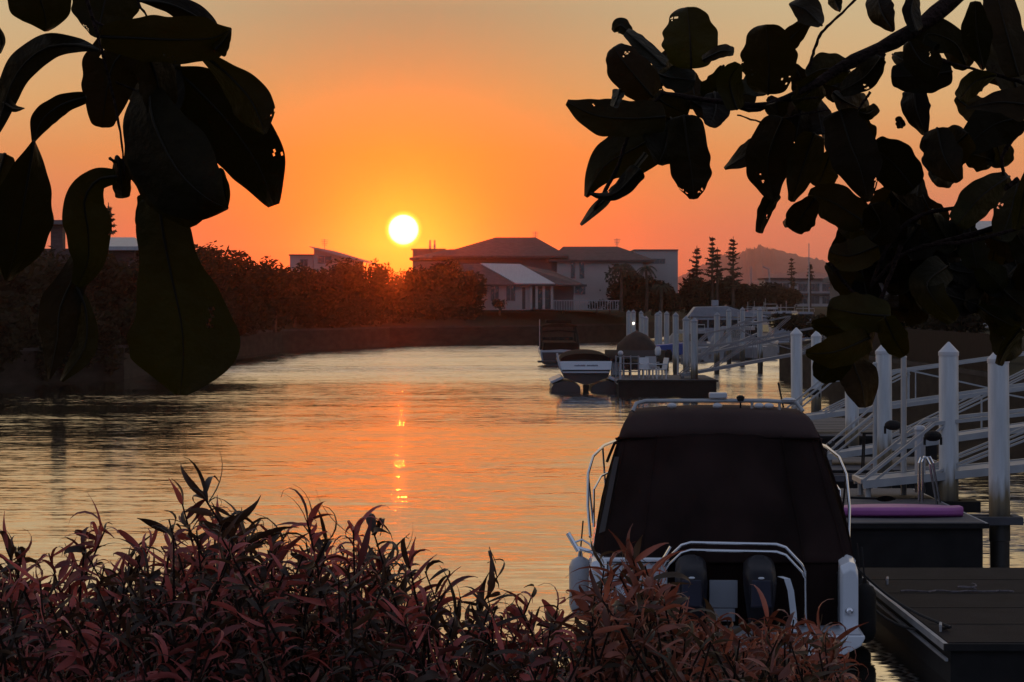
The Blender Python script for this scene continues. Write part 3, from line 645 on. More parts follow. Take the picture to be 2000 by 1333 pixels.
# thin poles and guides on the piles
def blob(px, py, d, r, label):
    c = P(px,py,d); mb = MB(); mb.ball(c,r*1.3,r,r*.8,12,8); mb.tube([c+Vector((-r*1.2,0,-.02)),c+Vector((-r*1.2,0,-r*1.3))],r*.2,6); mb.tube([c+Vector((r*1.2,0,-.02)),c+Vector((r*1.2,0,-r*1.3))],r*.2,6)
    tag(mb.build('hose_reel', M['black']), label, 'hose reel', 'black reels on the piles')
blob(1591,766,79.6,.13,'black hose reel on the pile left of the lowest leaf'); blob(1744,831,50.9,.13,'black hose reel high on the grey gangway post'); blob(1822,852,41,.11,'black hose reel beside the pile behind the purple board')
def pole(px, y0, y1, d, r, label, m='alu'):
    a, b_ = P(px,y0,d), P(px,y1,d); mb = MB(); mb.tube([a,b_], r, 8); mb.ball(b_+Vector((0,0,r*.3)),r*1.15,r*1.15,r*.8,8,6); tag(mb.build('slim_post', M[m]), label, 'post')
pole(1765,985,700,43,.05,'tall slim grey post between the pile pair'); pole(1709,1000,712,51,.045,'slim grey post left of the leaf-covered pile'); pole(1324,738,655,131,.05,'thin pole beside a far pile')
pole(1797,962,842,42.5,.09,'short thick grey service post at the gangway corner','gel_grey')
# swim ladder hand rail on the pontoon
mb = MB(); y = 41.0
for dx_ in (0,.28):
    a = X(1795,41)+dx_*.35; mb.tube([(a,y+dx_,.6),(a,y+dx_,1.42),(a+.03,y+dx_,1.5),(a+.12,y+dx_,1.5),(a+.17,y+dx_,1.4),(a+.34,y+dx_,.45)],.022,8)
tag(mb.build('ladder_rail', M['steel']), 'hooped swim ladder rail on the pontoon edge behind the purple board', 'ladder')
# purple board
mb = MB(); rings = []; yb = 38.3; zb_ = .765
for k in range(15):
    t_ = k/14; x = 4.75+2.05*t_; hw = .40*(min(1,max(.12,math.sin(math.pi*min(1,max(0,t_*.9+.05)))**.45))); th = .155*(.86+.14*math.sin(math.pi*t_)) if .03 < t_ < .97 else .15
    rings.append([Vector((x, yb+.42+hw*cy, zb_+th/2+th/2*cz)) for cy,cz in ((-1,-.5),(-.8,-1),(.8,-1),(1,-.5),(1,.5),(.85,1),(-.85,1),(-1,.5))])
mb.loft(rings); pb = mb.build('foam_board', M['purple'], smooth=True, bevel=.015); tag(pb, 'thick purple foam board lying across the pontoon', 'foam board')
mb = MB(); a, b_ = P(1655,972,40.5), P(1708,974,40.5); mb.tube([a,b_,P(1715,974,40.5)],.018,8)
rings = []
for k in range(9):
    t_ = k/8; hw = .115*math.sin(math.pi*(.08+.9*t_))**.7; c = P(1712+37*t_,974.5,40.5); rings.append([c+Vector((0,hw*.6,-hw*.45)),c+Vector((0,0,.02)),c+Vector((0,-hw*.6,hw*.45)),c+Vector((0,0,-.02))])
mb.loft(rings); tag(mb.build('paddle', M['black'], smooth=True), 'black paddle lying behind the purple board', 'paddle')
# loose rope on the nearest pontoon
mb = MB(); rnd = random.Random(5); pts = [Vector((4.75+.055*k, 31.3+.05*math.sin(k*.9)+rnd.uniform(-.03,.03), .463)) for k in range(26)]
mb.tube(pts,.011,6); c = Vector((5.6,31.5,.465)); mb.tube([c+Vector((.11*math.cos(k*.5),.16*math.sin(k*.5),.004*k)) for k in range(15)],.011,6)
tag(mb.build('loose_rope', M['rope_pale']), 'thin pale rope with one loop lying on the dark decking', 'rope')

# ---------------------------------------------------------------- boats
def hull_mesh(Lh, beam, z_ch, z_gs, z_gb, keel=-.35, tr=0.0):      # solid hull: stern at y=tr, bow at y=Lh; sheer from z_gs to z_gb
    mb = MB(); rings = []
    for k in range(15):
        t_ = k/14; y = tr+(Lh-tr)*t_; w_ = beam/2*(1-max(0,(t_-.35)/.65)**2.3)+.01; zg = z_gs+(z_gb-z_gs)*t_**1.4
        wc = w_*(.90-.35*t_); zc = z_ch+.55*t_**2*(zg-z_ch); zk = keel+(zg-keel)*.75*max(0,(t_-.6)/.4)**2
        rings.append([Vector((x,y,z)) for x,z in ((0,zk),(wc,zc),(w_*.98,zg-.25*(zg-zc)),(w_,zg-.05),(w_-.03,zg),(0,zg+.06),(-w_+.03,zg),(-w_,zg-.05),(-w_*.98,zg-.25*(zg-zc)),(-wc,zc))])
    mb.loft(rings); return mb
cr = empty('cabin_cruiser', (2.36,28.6,0), 'white cabin cruiser with black canvas cover and twin outboards moored at the nearest pontoon', 'boat', rz=R(-3))
hull_mesh(7.9,3.0,.30,1.12,1.62,tr=.46).build('hull', M['gel'], cr, local=True, smooth=True)
# transom wing posts, duckboard
for s_ in (-1,1):
    mb = MB(); x1 = s_*1.50; x0 = s_*1.30
    rings = []
    for (y,zt,wi) in ((-.02,1.02,.85),(.03,1.10,1),(.46,1.16,1)):
        a, b_ = x1, x1-s_*.20*wi
        rings.append([Vector((a,y,.33)),Vector((a,y,zt-.10)),Vector((a-s_*.03,y,zt-.02)),Vector(((a+b_)/2,y,zt)),Vector((b_,y,zt-.05)),Vector((b_,y,.33))])
    mb.loft(rings); p_ = mb.build('transom_post', M['gel'], cr, local=True, bevel=.012)
    if s_ == 1:
        mb = MB(); mb.ball((1.40,-.045,.56),.045,.03,.045,10,6); mb.tube([(1.40,-.05,.56),(1.40,-.10,.56)],.02,8); mb.build('water_inlet', M['steel'], p_, local=True)
mb = MB()
rings = [[Vector((x,y,z)) for x,z in ((.86*k+(1-k)*.86,.10),(1.28,.10),(1.50,.22),(1.54,.30),(1.54,.335),(.82,.335),(.82,.20))] for y,k in ((-.42,1),(-.40,1),(.455,1))]
mb.loft(rings); db = mb.build('duckboard', M['gel'], cr, local=True, bevel=.015)
mb = MB(); mb.box(.84,1.50,-.40,.44,.338,.352); mb.build('tread_mat', M['gel_grey'], db, local=True)
for u in (.98,1.22):
    mb = MB(); mb.tube([(u,-.43,.27),(u,-.47,.27)],.035,10); mb.ball((u,-.47,.27),.045,.02,.045,10,6); mb.build('tie_ring', M['black'], db, local=True)
mb = MB(); mb.loft([[Vector((x,y,z)) for x,z in ((-.82,.10),(-1.28,.10),(-1.50,.22),(-1.54,.30),(-1.54,.335),(-.82,.335))] for y in (-.42,.455)]); mb.build('duckboard', M['gel'], cr, local=True, bevel=.015)
# transom panels
mb = MB(); mb.box(-1.29,-.62,.30,.455,.34,1.06); mb.box(-1.20,-.70,.28,.299,.45,.90); mb.build('transom_panel', M['gel'], cr, local=True, bevel=.01)
mb = MB(); mb.box(-.15,.17,.25,.455,.55,.86); mb.box(-.12,.14,.235,.249,.40,.545); mb.build('transom_panel', M['gel_grey'], cr, local=True, bevel=.012)
mb = MB(); mb.box(-.615,1.29,.335,.455,.34,.93); mb.build('engine_well', M['canvas'], cr, local=True)
mb = MB(); mb.box(-1.48,-.6,.22,.50,1.065,1.11); mb.build('aft_deck_board', M['gel'], cr, local=True, bevel=.015)
for k,x in enumerate((-.95,-.82)):
    mb = MB(); mb.box(x-.012,x+.012,.262,.279,.40,.95); mb.build('locker_trim', M['black'], cr, local=True)
# outboards
def outboard(x):
    mb = MB(); rings = []
    for (z,hw,yf,yb) in ((.40,.10,.14,-.16),(.50,.135,.2,-.28),(.72,.165,.24,-.42),(.92,.18,.24,-.46),(1.04,.17,.2,-.42),(1.10,.13,.12,-.34),(1.125,.05,.0,-.2)):
        rings.append([Vector((x+hw*a,(yf+yb)/2+(yf-yb)/2*b_,z+.05*b_)) for a,b_ in ((-.6,1),(.6,1),(1,.7),(1,-.55),(.75,-.9),(.3,-1),(-.3,-1),(-.75,-.9),(-1,-.55),(-1,.7))])
    mb.loft(rings); o = mb.build('outboard_motor', M['cowl'], cr, local=True, smooth=True)
    mb = MB(); mb.loft([[Vector((x+hw*a,yb,z)) for a,z in ((-1,z0),(1,z0),(.9,z1),(-.9,z1))] for yb,hw,z0,z1 in ((-.515,.10,.66,.94),(-.50,.12,.64,.95))]); mb.build('cowl_panel', M['cowl_blue'], o, local=True, bevel=.008)
    mb = MB(); mb.ball((x,-.52,.97),.035,.01,.014,10,6); mb.build('badge', M['gel'], o, local=True)
    mb = MB(); rr_ = [(x+.07*a,-.02+.16*b_) for a,b_ in ((-1,-.6),(0,-1),(1,-.6),(1,.8),(-1,.8))]
    mb.loft([[Vector((p[0],p[1],z)) for p in rr_] for z in (.42,-.5)]); mb.build('leg', M['cowl'], o, local=True, smooth=True)
    mb = MB(); mb.box(x-.11,x+.11,.16,.334,.42,.72); mb.build('mount', M['black'], o, local=True)
outboard(-.36); outboard(.40)
# bent tow rail over the motors
mb = MB()
for dz_ in (0,-.085):
    mb.tube([(-.66,.28,1.02+dz_),(-.60,.20,1.13+dz_),(-.46,.12,1.27+dz_),(-.36,.10,1.30+dz_),(.60,.10,1.285+dz_),(.70,.11,1.25+dz_),(.88,.14,1.06+dz_*1.0),(.92,.16,.98+dz_),(.93,.2,.36)],.017,10)
mb.build('tow_rail', M['steel'], cr, local=True, smooth=True)
mb = MB(); mb.loft([[Vector((x-.035,y,z)),Vector((x+.035,y,z)),Vector((x+.03,y+.05,z)),Vector((x-.03,y+.05,z))] for x,y,z in ((.63,-.16,.95),(.70,-.19,.93),(.74,-.2,.80),(.77,-.2,.55),(.78,-.2,.34))]); mb.build('boarding_ladder', M['gel'], cr, local=True, smooth=True)
# rod holder on the left quarter
mb = MB(); mb.tube([(-1.74,.10,1.40),(-1.62,.08,1.20)],.028,10); mb.build('rod_holder', M['steel'], cr, local=True, smooth=True)
mb = MB(); mb.tube([(-1.66,.08,1.30),(-1.58,.08,1.33),(-1.50,.10,1.28),(-1.45,.12,1.20)],.012,8); mb.tube([(-1.64,.08,1.24),(-1.45,.12,1.18)],.022,8); mb.tube([(-1.60,.08,1.2),(-1.60,.08,1.14)],.01,6); mb.build('rod_bracket', M['steel'], cr, local=True)
mb = MB(); mb.tube([(-.66,.30,1.10),(-.58,.26,1.24)],.022,8); mb.build('rod_holder', M['steel'], cr, local=True)
# canvas enclosure
def bow(y,wd,z,zc,sag): return None
mb = MB(); rings = []
prof = [ # v, z, halfwidth : from the rear foot up and over the roof to the front
 (.30,1.06,1.47),(.42,1.18,1.47),(.95,1.62,1.36),(1.50,2.05,1.26),(1.86,2.36,1.19)]
nx = 15
def row(v,z,hw,crown=.05,bulge=0): return [Vector((hw*(2*i/(nx-1)-1), v-bulge*(1-(2*i/(nx-1)-1)**2), z+crown*(1-(2*i/(nx-1)-1)**2))) for i in range(nx)]
R_ = []; nx = 41
for kk in range(25):
    f_ = kk/24*4; k = min(3,int(f_)); u = f_-k; v,z,hw = [a*(1-u)+b_*u for a,b_ in zip(prof[k],prof[k+1])]
    rw = row(v,z,hw,.02*f_ if f_ > 1 else 0,.05)
    for i_,p in enumerate(rw): x_ = p.x; p.y += .010*math.sin(x_*6+f_*1.3)*math.sin(f_*.8)+.006*math.sin(x_*17-f_*2.2)+.010*math.sin(f_*5+x_*2)*abs(x_)
    R_.append(rw)
nx = 15
mb.loft(R_, cap=False, closed=False); rearc = mb.build('rear_curtain', M['canvas'], cr, local=True, smooth=True)
rearc.modifiers.new('s','SOLIDIFY').thickness = .012
mb = MB()
for u in (-.62,.62,-.93,.93):
    pts = []; mb = MB()
    for k in range(len(prof)):
        v,z,hw = prof[k]; x = u*hw; pts.append((x, v-.05*(1-u*u)-.012, z+(0 if k < 2 else .02*k)*(1-u*u)+.004))
    mb.tube(pts, .009, 5); mb.build('seam', M['canvas'], rearc, local=True)
mb = MB(); a0 = Vector((-1.44,.40,1.24)); 
mb.add([Vector((-1.40,.55,1.36)),Vector((-1.33,.62,1.38)),Vector((-1.18,1.62,2.17)),Vector((-1.235,1.62,2.17))],[(0,1,2,3)]); q2 = mb.build('clear_strip', M['clear'], rearc, local=True); q2.location.y = -.035
mb = MB(); mb.loft([row(.30,.36,1.28,0,0),row(.31,.95,1.28,0,0),row(.33,1.10,1.40,0,.02)], cap=False, closed=False); q_ = mb.build('lower_curtain', M['canvas'], cr, local=True, smooth=True)
mb = MB()
for s_ in (-1,1):
    mb = MB(); rings = []
    for k in range(7):
        t_ = k/6
        foot = Vector((s_*(1.47-.12*t_**2), .30+4.1*t_, 1.08+.22*t_)); top = Vector((s_*(1.19-.1*t_), 1.86+2.1*t_, 2.38))
        rings.append([foot.lerp(top,j/6)+Vector((s_*.05*math.sin(math.pi*j/6),0,0)) for j in range(7)])
    mb.loft(rings, cap=False, closed=False)
    sc1 = mb.build('side_curtain', M['canvas'], cr, local=True, smooth=True); sc1.modifiers.new('s','SOLIDIFY').thickness = .012
# roof: faded top with rear valance and rounded shoulders
mb = MB(); rings = []
def roofrow(v,z,hw,drop):
    pts = []
    for a,b_ in ((-1.02,-drop),(-1.0,-.12),(-.965,-.035),(-.90,.0),(-.6,.035),(-.2,.05),(.2,.05),(.6,.035),(.90,.0),(.965,-.035),(1.0,-.12),(1.02,-drop)): pts.append(Vector((a*hw,v,z+b_)))
    return pts
def valrow(v,z0,z1,hw): return
rr_ = [roofrow(1.84,2.40,1.21,.04),roofrow(1.82,2.47,1.20,.10),roofrow(1.88,2.60,1.16,.20),roofrow(2.02,2.66,1.12,.24),roofrow(3.0,2.68,1.10,.26),roofrow(4.0,2.62,1.02,.26)]
# valance hangs nearly plumb at the back: replace first row with a straight hem
hem = [Vector((p.x*1.0,1.80,2.385)) for p in rr_[1]]
mb.loft([hem]+rr_[1:], cap=False, closed=False); rf = mb.build('canvas_roof', M['canvas_top'], cr, local=True, smooth='all'); rf.modifiers.new('s','SOLIDIFY').thickness = .02
mb = MB(); mb.tube([(x,1.79,2.385) for x in (-1.2,-.6,0,.6,1.2)],.012,6); mb.build('hem_piping', M['canvas'], rf, local=True)
mb = MB(); mb.tube([(-1.18,1.95,2.34),(-1.24,2.0,2.30),(-1.30,2.02,2.16),(-1.33,2.03,2.08)],.018,8); mb.build('grab_strap', M['canvas'], cr, local=True)
# roof rack rail with radar box and fittings
mb = MB(); mb.tube([(-1.02,2.3,2.68),(-.98,2.35,2.77),(-.86,2.4,2.80),(.6,2.4,2.805),(.95,2.4,2.78),(1.03,2.35,2.68)],.026,10)
for x in (-.55,0,.42,.75): mb.tube([(x,2.4,2.79),(x,2.4,2.69)],.018,8)
rk = mb.build('roof_rail', M['alu'], cr, local=True, smooth=True)
mb = MB(); mb.box(-.10,.12,2.35,2.55,2.83,2.90); mb.build('aerial_box', M['plastic'], rk, local=True, bevel=.015)
for x in (-.55,.0,.50,.62): mb = MB(); mb.ball((x,2.32,2.745),.06,.05,.035,12,8); mb.build('deck_light', M['plastic'], rk, local=True, smooth=True)
mb = MB(); mb.lathe((.28,2.4,2.80),[(.045,0),(.05,.05),(.02,.07)],12); mb.tube([(.28,2.4,2.80),(.28,2.4,2.70)],.012,6); mb.build('horn', M['black'], rk, local=True)
mb = MB(); mb.lathe((.86,2.38,2.79),[(.07,.0),(.09,.03),(.05,.05)],12); mb.build('dome_light', M['plastic'], rk, local=True)
mb = MB(); mb.tube([(.80,2.45,2.72),(.74,2.5,3.02)],.012,6); mb.build('whip_aerial', M['black'], rk, local=True)
# side rails that rise from the quarter and curve round the cabin
for s_ in (-1,1):
    mb = MB(); mb.tube([(s_*1.52,1.6,1.22),(s_*1.56,2.0,1.55),(s_*1.57,2.6,1.90),(s_*1.52,3.1,2.08),(s_*1.40,3.7,2.18),(s_*1.22,4.4,2.22),(s_*.95,5.4,2.24),(s_*.5,7.0,2.3),(0,7.8,2.32)],.019,10)
    mb.tube([(s_*1.50,2.6,1.25),(s_*1.50,2.7,1.70),(s_*1.42,3.2,1.83),(s_*1.2,4.2,1.88)],.014,8)
    for yy,zz in ((2.62,1.9),(3.7,2.17),(5.0,2.23)):
        w_ = 1.57 if yy < 3 else (1.41 if yy < 4 else 1.06); mb.tube([(s_*w_,yy,zz),(s_*(w_-.06),yy,1.30)],.013,8)
    mb.build('side_rail', M['steel'], cr, local=True, smooth=True)
mb = MB(); mb.ball((1.38,3.1,1.72),.085,.07,.07,12,8); mb.tube([(1.38,3.1,1.68),(1.34,3.15,1.50)],.03,8); mb.build('rail_lamp', M['plastic'], cr, local=True, smooth=True)
mb = MB(); mb.loft([[Vector((s*.09*a+1.36+.02*k,2.2+.35*k,1.62-.22*k+.04*a)) for s,a in ((-1,1),(1,1),(1,-1),(-1,-1))] for k in (0,.5,1,1.5)]); mb.build('windscreen_side', M['gel'], cr, local=True, smooth=True)
def fender(x,y,z,m,n='fender'):
    mb = MB(); mb.lathe((x,y,z),[(.03,-.34),(.10,-.30),(.13,-.22),(.13,.22),(.10,.30),(.03,.34),(.02,.40)],16)
    o = mb.build(n, M[m], cr, local=True, smooth=True); r2 = MB(); r2.tube([(x,y,z+.38),(x*.98,y,z+.75)],.01,6); r2.build('rope', M['rope'], o, local=True)
fender(-1.62,.9,.72,'gel_grey'); fender(1.63,.7,.45,'black'); fender(1.66,1.7,.4,'black'); fender(1.63,3.4,.5,'black')
# mooring lines of the cruiser
def rope(a, b_, sag, label, r=.016, m='rope'):
    a = Vector(a); b_ = Vector(b_); mb = MB(); mb.tube([a.lerp(b_,k/14)-Vector((0,0,sag*math.sin(math.pi*k/14))) for k in range(15)], r, 6)
    tag(mb.build('mooring_line', M[m], smooth=True), label, 'rope', 'mooring lines of the cruiser')
rope((3.93,30.2,1.0),(4.72,27.55,.50),.12,'upper dark mooring line from the cruiser to the near cleat')
rope((3.9,31.2,.9),(4.72,27.6,.49),.34,'slack dark mooring line hanging over the pontoon edge to the near cleat')
# ski boat on a lift
sb = empty('ski_boat', P(1144,764,114)*1, 'white ski boat under a dark cover, stern on, lifted on floats', 'boat', rz=R(2)); sb.location.z = .75
hull_mesh(6.4,2.35,.1,.62,.95,keel=-.25).build('hull', M['hull_dark'], sb, local=True, smooth=True)
mb = MB(); mb.loft([[Vector((x,y,z)) for x,z in ((-1.12,.22),(1.12,.22),(1.17,.60),(-1.17,.60))] for y in (-.06,-.003)]); tp = mb.build('transom', M['gel'], sb, local=True, bevel=.02)
mb = MB(); rnd = random.Random(2)
for k in range(19):
    if k == 9: continue
    x = -.50+k*.055; mb.box(x,x+.035,-.068,-.0605,.38,.38+rnd.choice((.06,.075,.07)))
mb.build('name_lettering', M['navy'], tp, local=True)
mb = MB(); mb.loft([[Vector((x,y,z)) for x,z in ((-1.10,.215),(-.98,-.12),(-.4,-.34),(0,-.46),(.4,-.34),(.98,-.12),(1.10,.215))] for y in (-.05,-.004)]); mb.build('lower_transom', M['hull_dark'], sb, local=True)
mb = MB(); mb.box(-1.02,1.02,-.30,-.07,.08,.15); mb.build('swim_platform', M['gel_grey'], sb, local=True, bevel=.02)
mb = MB(); rings = []
for k in range(9):
    t_ = k/8; y = .05+5.6*t_; hw = 1.12*(1-.5*t_**3); hh = .50*math.sin(math.pi*min(1,.22+t_*.7))**.8
    rings.append([Vector((hw*math.cos(a), y+.04*math.sin(k*3), .60+hh*max(0,math.sin(a))**.7)) for a in [math.pi*j/12 for j in range(13)]])
mb.loft(rings); mb.build('boat_cover', M['canvas'], sb, local=True, smooth=True)
lf = empty('boat_lift', (P(1144,764,114).x,114.3,0), 'floating lift wings under the covered ski boat', 'boat lift')
for s_ in (-1,1):
    mb = MB(); rings = []
    for k in range(7):
        t_ = k/6; y = -.5+5.6*t_
        rings.append([Vector((s_*x,y,z)) for x,z in ((.22,-.2),(.25,.22),(.55,.42),(.98,.50),(1.40,.36),(1.55,.14),(1.45,-.2))])
    mb.loft(rings); mb.build('float_wing', M['hull_dark'], lf, local=True, smooth=True)
    mb = MB(); mb.loft([[Vector((s_*x,y,z)) for x,z in ((.96,.60),(1.08,.68),(1.60,.44),(1.52,.36))] for y in (-.45,4.5)]); mb.build('walkway', M['gel_grey'], lf, local=True, bevel=.02)
mb = MB(); mb.tube([(-.95,-.3,.7),(-1.18,-.4,1.15),(-1.28,-.4,1.72)],.05,8); mb.build('guide_arm', M['gel_grey'], lf, local=True)
mb = MB(); mb.loft([[Vector((x,y,z)) for x,z in ((-.13,.3),(.15,.3),(.12,-.2),(-.10,-.2))] for y in (-.30,-.1)]); mb.build('stern_drive', M['black'], lf, local=True)
# wake boat with arch
kb = empty('wake_boat', (X(1096,160),160,0), 'dark-hulled boat with black canopy arch, stern on, behind the covered ski boat', 'boat', rz=R(3))
hull_mesh(7,2.6,.15,.95,1.35).build('hull', M['gel_grey'], kb, local=True, smooth=True)
mb = MB(); mb.loft([[Vector((x,y,z)) for x,z in ((-1.1,.25),(1.1,.25),(1.2,.85),(-1.2,.85))] for y in (-.1,-.003)]); mb.build('transom', M['hull_dark'], kb, local=True)
mb = MB(); mb.loft([[Vector((x,y,z)) for x,z in ((-1.5,.22),(1.1,.22),(1.1,.34),(-1.5,.34))] for y in (-.9,-.12)]); mb.build('swim_platform', M['hull_dark'], kb, local=True, bevel=.03)
mb = MB(); mb.loft([[Vector((x*hw,y,z)) for x,z in ((-1,.98),(1,.98),(.9,zt),(-.9,zt))] for y,hw,zt in ((.3,1.15,1.45),(3.0,1.1,1.55))]); mb.build('sun_lounge', M['canvas'], kb, local=True, bevel=.05)
mb = MB()
for s_ in (-1,1): mb.tube([(s_*1.2,1.2,1.0),(s_*1.15,1.5,1.9),(s_*1.0,1.7,2.5)],.06,8); mb.tube([(s_*1.2,3.8,1.2),(s_*1.1,3.4,2.0),(s_*1.0,3.0,2.5)],.05,8)
mb.tube([(-1.1,1.6,2.1),(0,1.6,2.2),(1.1,1.6,2.1)],.07,8); mb.build('arch', M['black'], kb, local=True)
mb = MB(); mb.loft([[Vector((x*hw,y,2.5+.14*(1-x*x))) for x in (-1,-.5,0,.5,1)]+[Vector((x*hw,y,2.42)) for x in (1,-1)] for y,hw in ((1.2,1.1),(2.4,1.15),(3.6,1.0))]); mb.build('canopy', M['canvas'], kb, local=True, smooth=True)
mb = MB(); mb.box(-.8,.8,1.8,3.0,2.66,2.86); mb.build('board_rack', M['canvas'], kb, local=True, bevel=.05)
mb = MB(); mb.loft([[Vector((x*hw,y,z)) for x,z in ((-1,1.1),(1,1.1),(.92,1.75),(-.92,1.75))] for y,hw in ((3.9,1.1),(3.95,1.08))]); mb.build('windscreen', M['glass'], kb, local=True)
mb = MB(); mb.tube([(-1.28,1.1,1.0),(-1.28,1.1,2.9)],.03,6); mb.build('flag_pole', M['alu'], kb, local=True)
# motor cruiser at the marina
mc = empty('motor_cruiser', (X(1350,225),225,0), 'large white flybridge motor cruiser side-on in the marina', 'boat')
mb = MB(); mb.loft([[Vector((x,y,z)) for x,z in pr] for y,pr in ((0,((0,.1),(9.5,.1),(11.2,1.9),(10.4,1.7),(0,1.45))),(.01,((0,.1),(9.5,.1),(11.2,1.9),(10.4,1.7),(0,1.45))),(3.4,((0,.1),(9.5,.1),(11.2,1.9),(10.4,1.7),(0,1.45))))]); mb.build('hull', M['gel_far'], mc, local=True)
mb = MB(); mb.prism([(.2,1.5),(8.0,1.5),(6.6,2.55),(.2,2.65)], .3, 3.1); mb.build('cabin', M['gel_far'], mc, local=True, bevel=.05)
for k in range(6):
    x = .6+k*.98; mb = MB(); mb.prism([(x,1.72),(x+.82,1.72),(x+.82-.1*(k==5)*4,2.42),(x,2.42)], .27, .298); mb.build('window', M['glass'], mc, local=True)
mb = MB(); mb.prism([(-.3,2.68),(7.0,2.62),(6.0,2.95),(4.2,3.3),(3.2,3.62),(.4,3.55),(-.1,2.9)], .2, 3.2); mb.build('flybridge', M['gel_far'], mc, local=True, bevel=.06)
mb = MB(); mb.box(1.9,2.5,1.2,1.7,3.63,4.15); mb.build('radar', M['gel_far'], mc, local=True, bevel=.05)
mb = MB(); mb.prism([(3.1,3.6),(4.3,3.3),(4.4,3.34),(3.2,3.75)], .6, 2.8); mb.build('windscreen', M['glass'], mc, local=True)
def runabout(px, d, Lb, ang_, zc, label, m='gel_far'):
    root = empty('small_boat', (X(px,d),d,0), label, 'boat', 'small white boats in the marina', rz=R(ang_))
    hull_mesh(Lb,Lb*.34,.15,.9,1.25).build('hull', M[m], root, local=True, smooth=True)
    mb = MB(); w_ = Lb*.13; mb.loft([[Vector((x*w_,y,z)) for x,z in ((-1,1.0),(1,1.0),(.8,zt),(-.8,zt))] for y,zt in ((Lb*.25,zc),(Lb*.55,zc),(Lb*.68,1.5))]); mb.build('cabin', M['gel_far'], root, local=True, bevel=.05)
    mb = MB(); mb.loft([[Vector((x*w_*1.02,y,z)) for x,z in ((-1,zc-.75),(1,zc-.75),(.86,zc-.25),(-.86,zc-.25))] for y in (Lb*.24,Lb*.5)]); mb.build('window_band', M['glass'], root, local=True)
    mb = MB(); mb.tube([(0,Lb*.4,zc),(0,Lb*.4,zc+1.0)],.03,5); mb.tube([(-w_,Lb*.3,zc),(-w_,Lb*.3,zc+.35),(w_,Lb*.3,zc+.35),(w_,Lb*.3,zc)],.03,5); mb.build('aerial', M['alu'], root, local=True)
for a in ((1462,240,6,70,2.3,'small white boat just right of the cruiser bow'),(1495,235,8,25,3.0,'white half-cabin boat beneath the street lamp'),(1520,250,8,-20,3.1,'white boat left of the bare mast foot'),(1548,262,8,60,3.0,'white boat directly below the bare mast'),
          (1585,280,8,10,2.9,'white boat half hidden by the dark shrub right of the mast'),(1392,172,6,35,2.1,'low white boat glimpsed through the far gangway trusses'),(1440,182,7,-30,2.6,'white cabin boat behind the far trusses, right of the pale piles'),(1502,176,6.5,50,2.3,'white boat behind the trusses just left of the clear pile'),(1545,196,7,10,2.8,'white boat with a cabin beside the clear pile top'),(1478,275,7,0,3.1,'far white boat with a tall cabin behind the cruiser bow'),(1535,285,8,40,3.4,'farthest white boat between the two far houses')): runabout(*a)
# jetty clutter on the far pontoon
def chair(x, y, z, rz, label):
    root = empty('patio_chair', (x,y,z), label, 'chair', 'white plastic chairs on the far pontoon', rz=rz)
    mb = MB(); mb.box(-.25,.25,-.25,.25,.40,.44); mb.build('seat', M['plastic'], root, local=True)
    mb = MB(); mb.loft([[Vector((-.25,y_,z_)),Vector((.25,y_,z_)),Vector((.25,y_+.04,z_)),Vector((-.25,y_+.04,z_))] for y_,z_ in ((.22,.44),(.32,.92))]); mb.build('backrest', M['plastic'], root, local=True)
    for a in (-.22,.22):
        for b_ in (-.22,.22): mb = MB(); mb.box(a-.025,a+.025,b_-.025,b_+.025,0,.40); mb.build('leg', M['plastic'], root, local=True)
        mb = MB(); mb.box(a-.03,a+.03,-.24,.26,.62,.66); mb.build('armrest', M['plastic'], root, local=True)
chair(X(1262,113),113,.62,R(20),'left white plastic chair facing away on the far pontoon'); chair(X(1288,112.5),112.5,.62,R(-70),'right white plastic chair in front of the pile pair'); chair(X(1275,116),116,.62,R(160),'white plastic chair behind the other two on the far pontoon')
rl = empty('pontoon_railing', (X(1215,111.3),111.3,.62), 'pale post-and-rail handrail along the far pontoon edge', 'railing')
mb = MB()
for z in (.35,.7,1.0): mb.box(X(1202,111.3)-rl.location.x,X(1250,111.3)-rl.location.x,-.02,.02,z-.02,z+.02)
mb.build('rail', M['alu_far'], rl, local=True)
for px in (1203,1218,1232,1247): mb = MB(); x = X(px,111.3)-rl.location.x; mb.box(x-.03,x+.03,-.022,.024,0,1.05); mb.build('post', M['alu_far'], rl, local=True)
js = empty('jet_ski', (X(1243,117),117,1.25), 'jet ski under a rounded dark brown cover on the far pontoon', 'jet ski', rz=R(60))
mb = MB(); mb.loft([[Vector((x*w_,y,z)) for x,z in ((-1,.15),(0,.0),(1,.15),(.9,.55),(-.9,.55))] for y,w_ in ((-1.3,.45),(0,.55),(1.0,.45),(1.6,.08))]); mb.build('hull', M['hull_dark'], js, local=True, smooth=True)
mb = MB(); mb.loft([[Vector((hw*math.cos(a),y,.5+hh*math.sin(a))) for a in [math.pi*j/8 for j in range(9)]] for y,hw,hh in ((-1.0,.25,.2),(-.5,.45,.75),(0,.5,.95),(.5,.45,.7),(.9,.25,.35))]); mb.build('cover', mat('brown_cover', (.03,.017,.01), .85, var=.4), js, local=True, smooth=True)
mb = MB()
for a in (-.5,.5): mb.box(-.4,.4,a-.05,a+.05,-.12,.06); mb.box(-.35,-.27,a-.04,a+.04,-.63,-.12); mb.box(.27,.35,a-.04,a+.04,-.63,-.12)
mb.build('cradle', M['black'], js, local=True)
bx = MB(); bx.box(X(1193,118),X(1213,118),117.6,118.3,.62,1.25); bx.box(X(1192,118),X(1214,118),117.57,118.33,1.253,1.31)
tag(bx.build('dock_box', M['plastic'], bevel=.02), 'white dock storage box left of the jet ski', 'box')
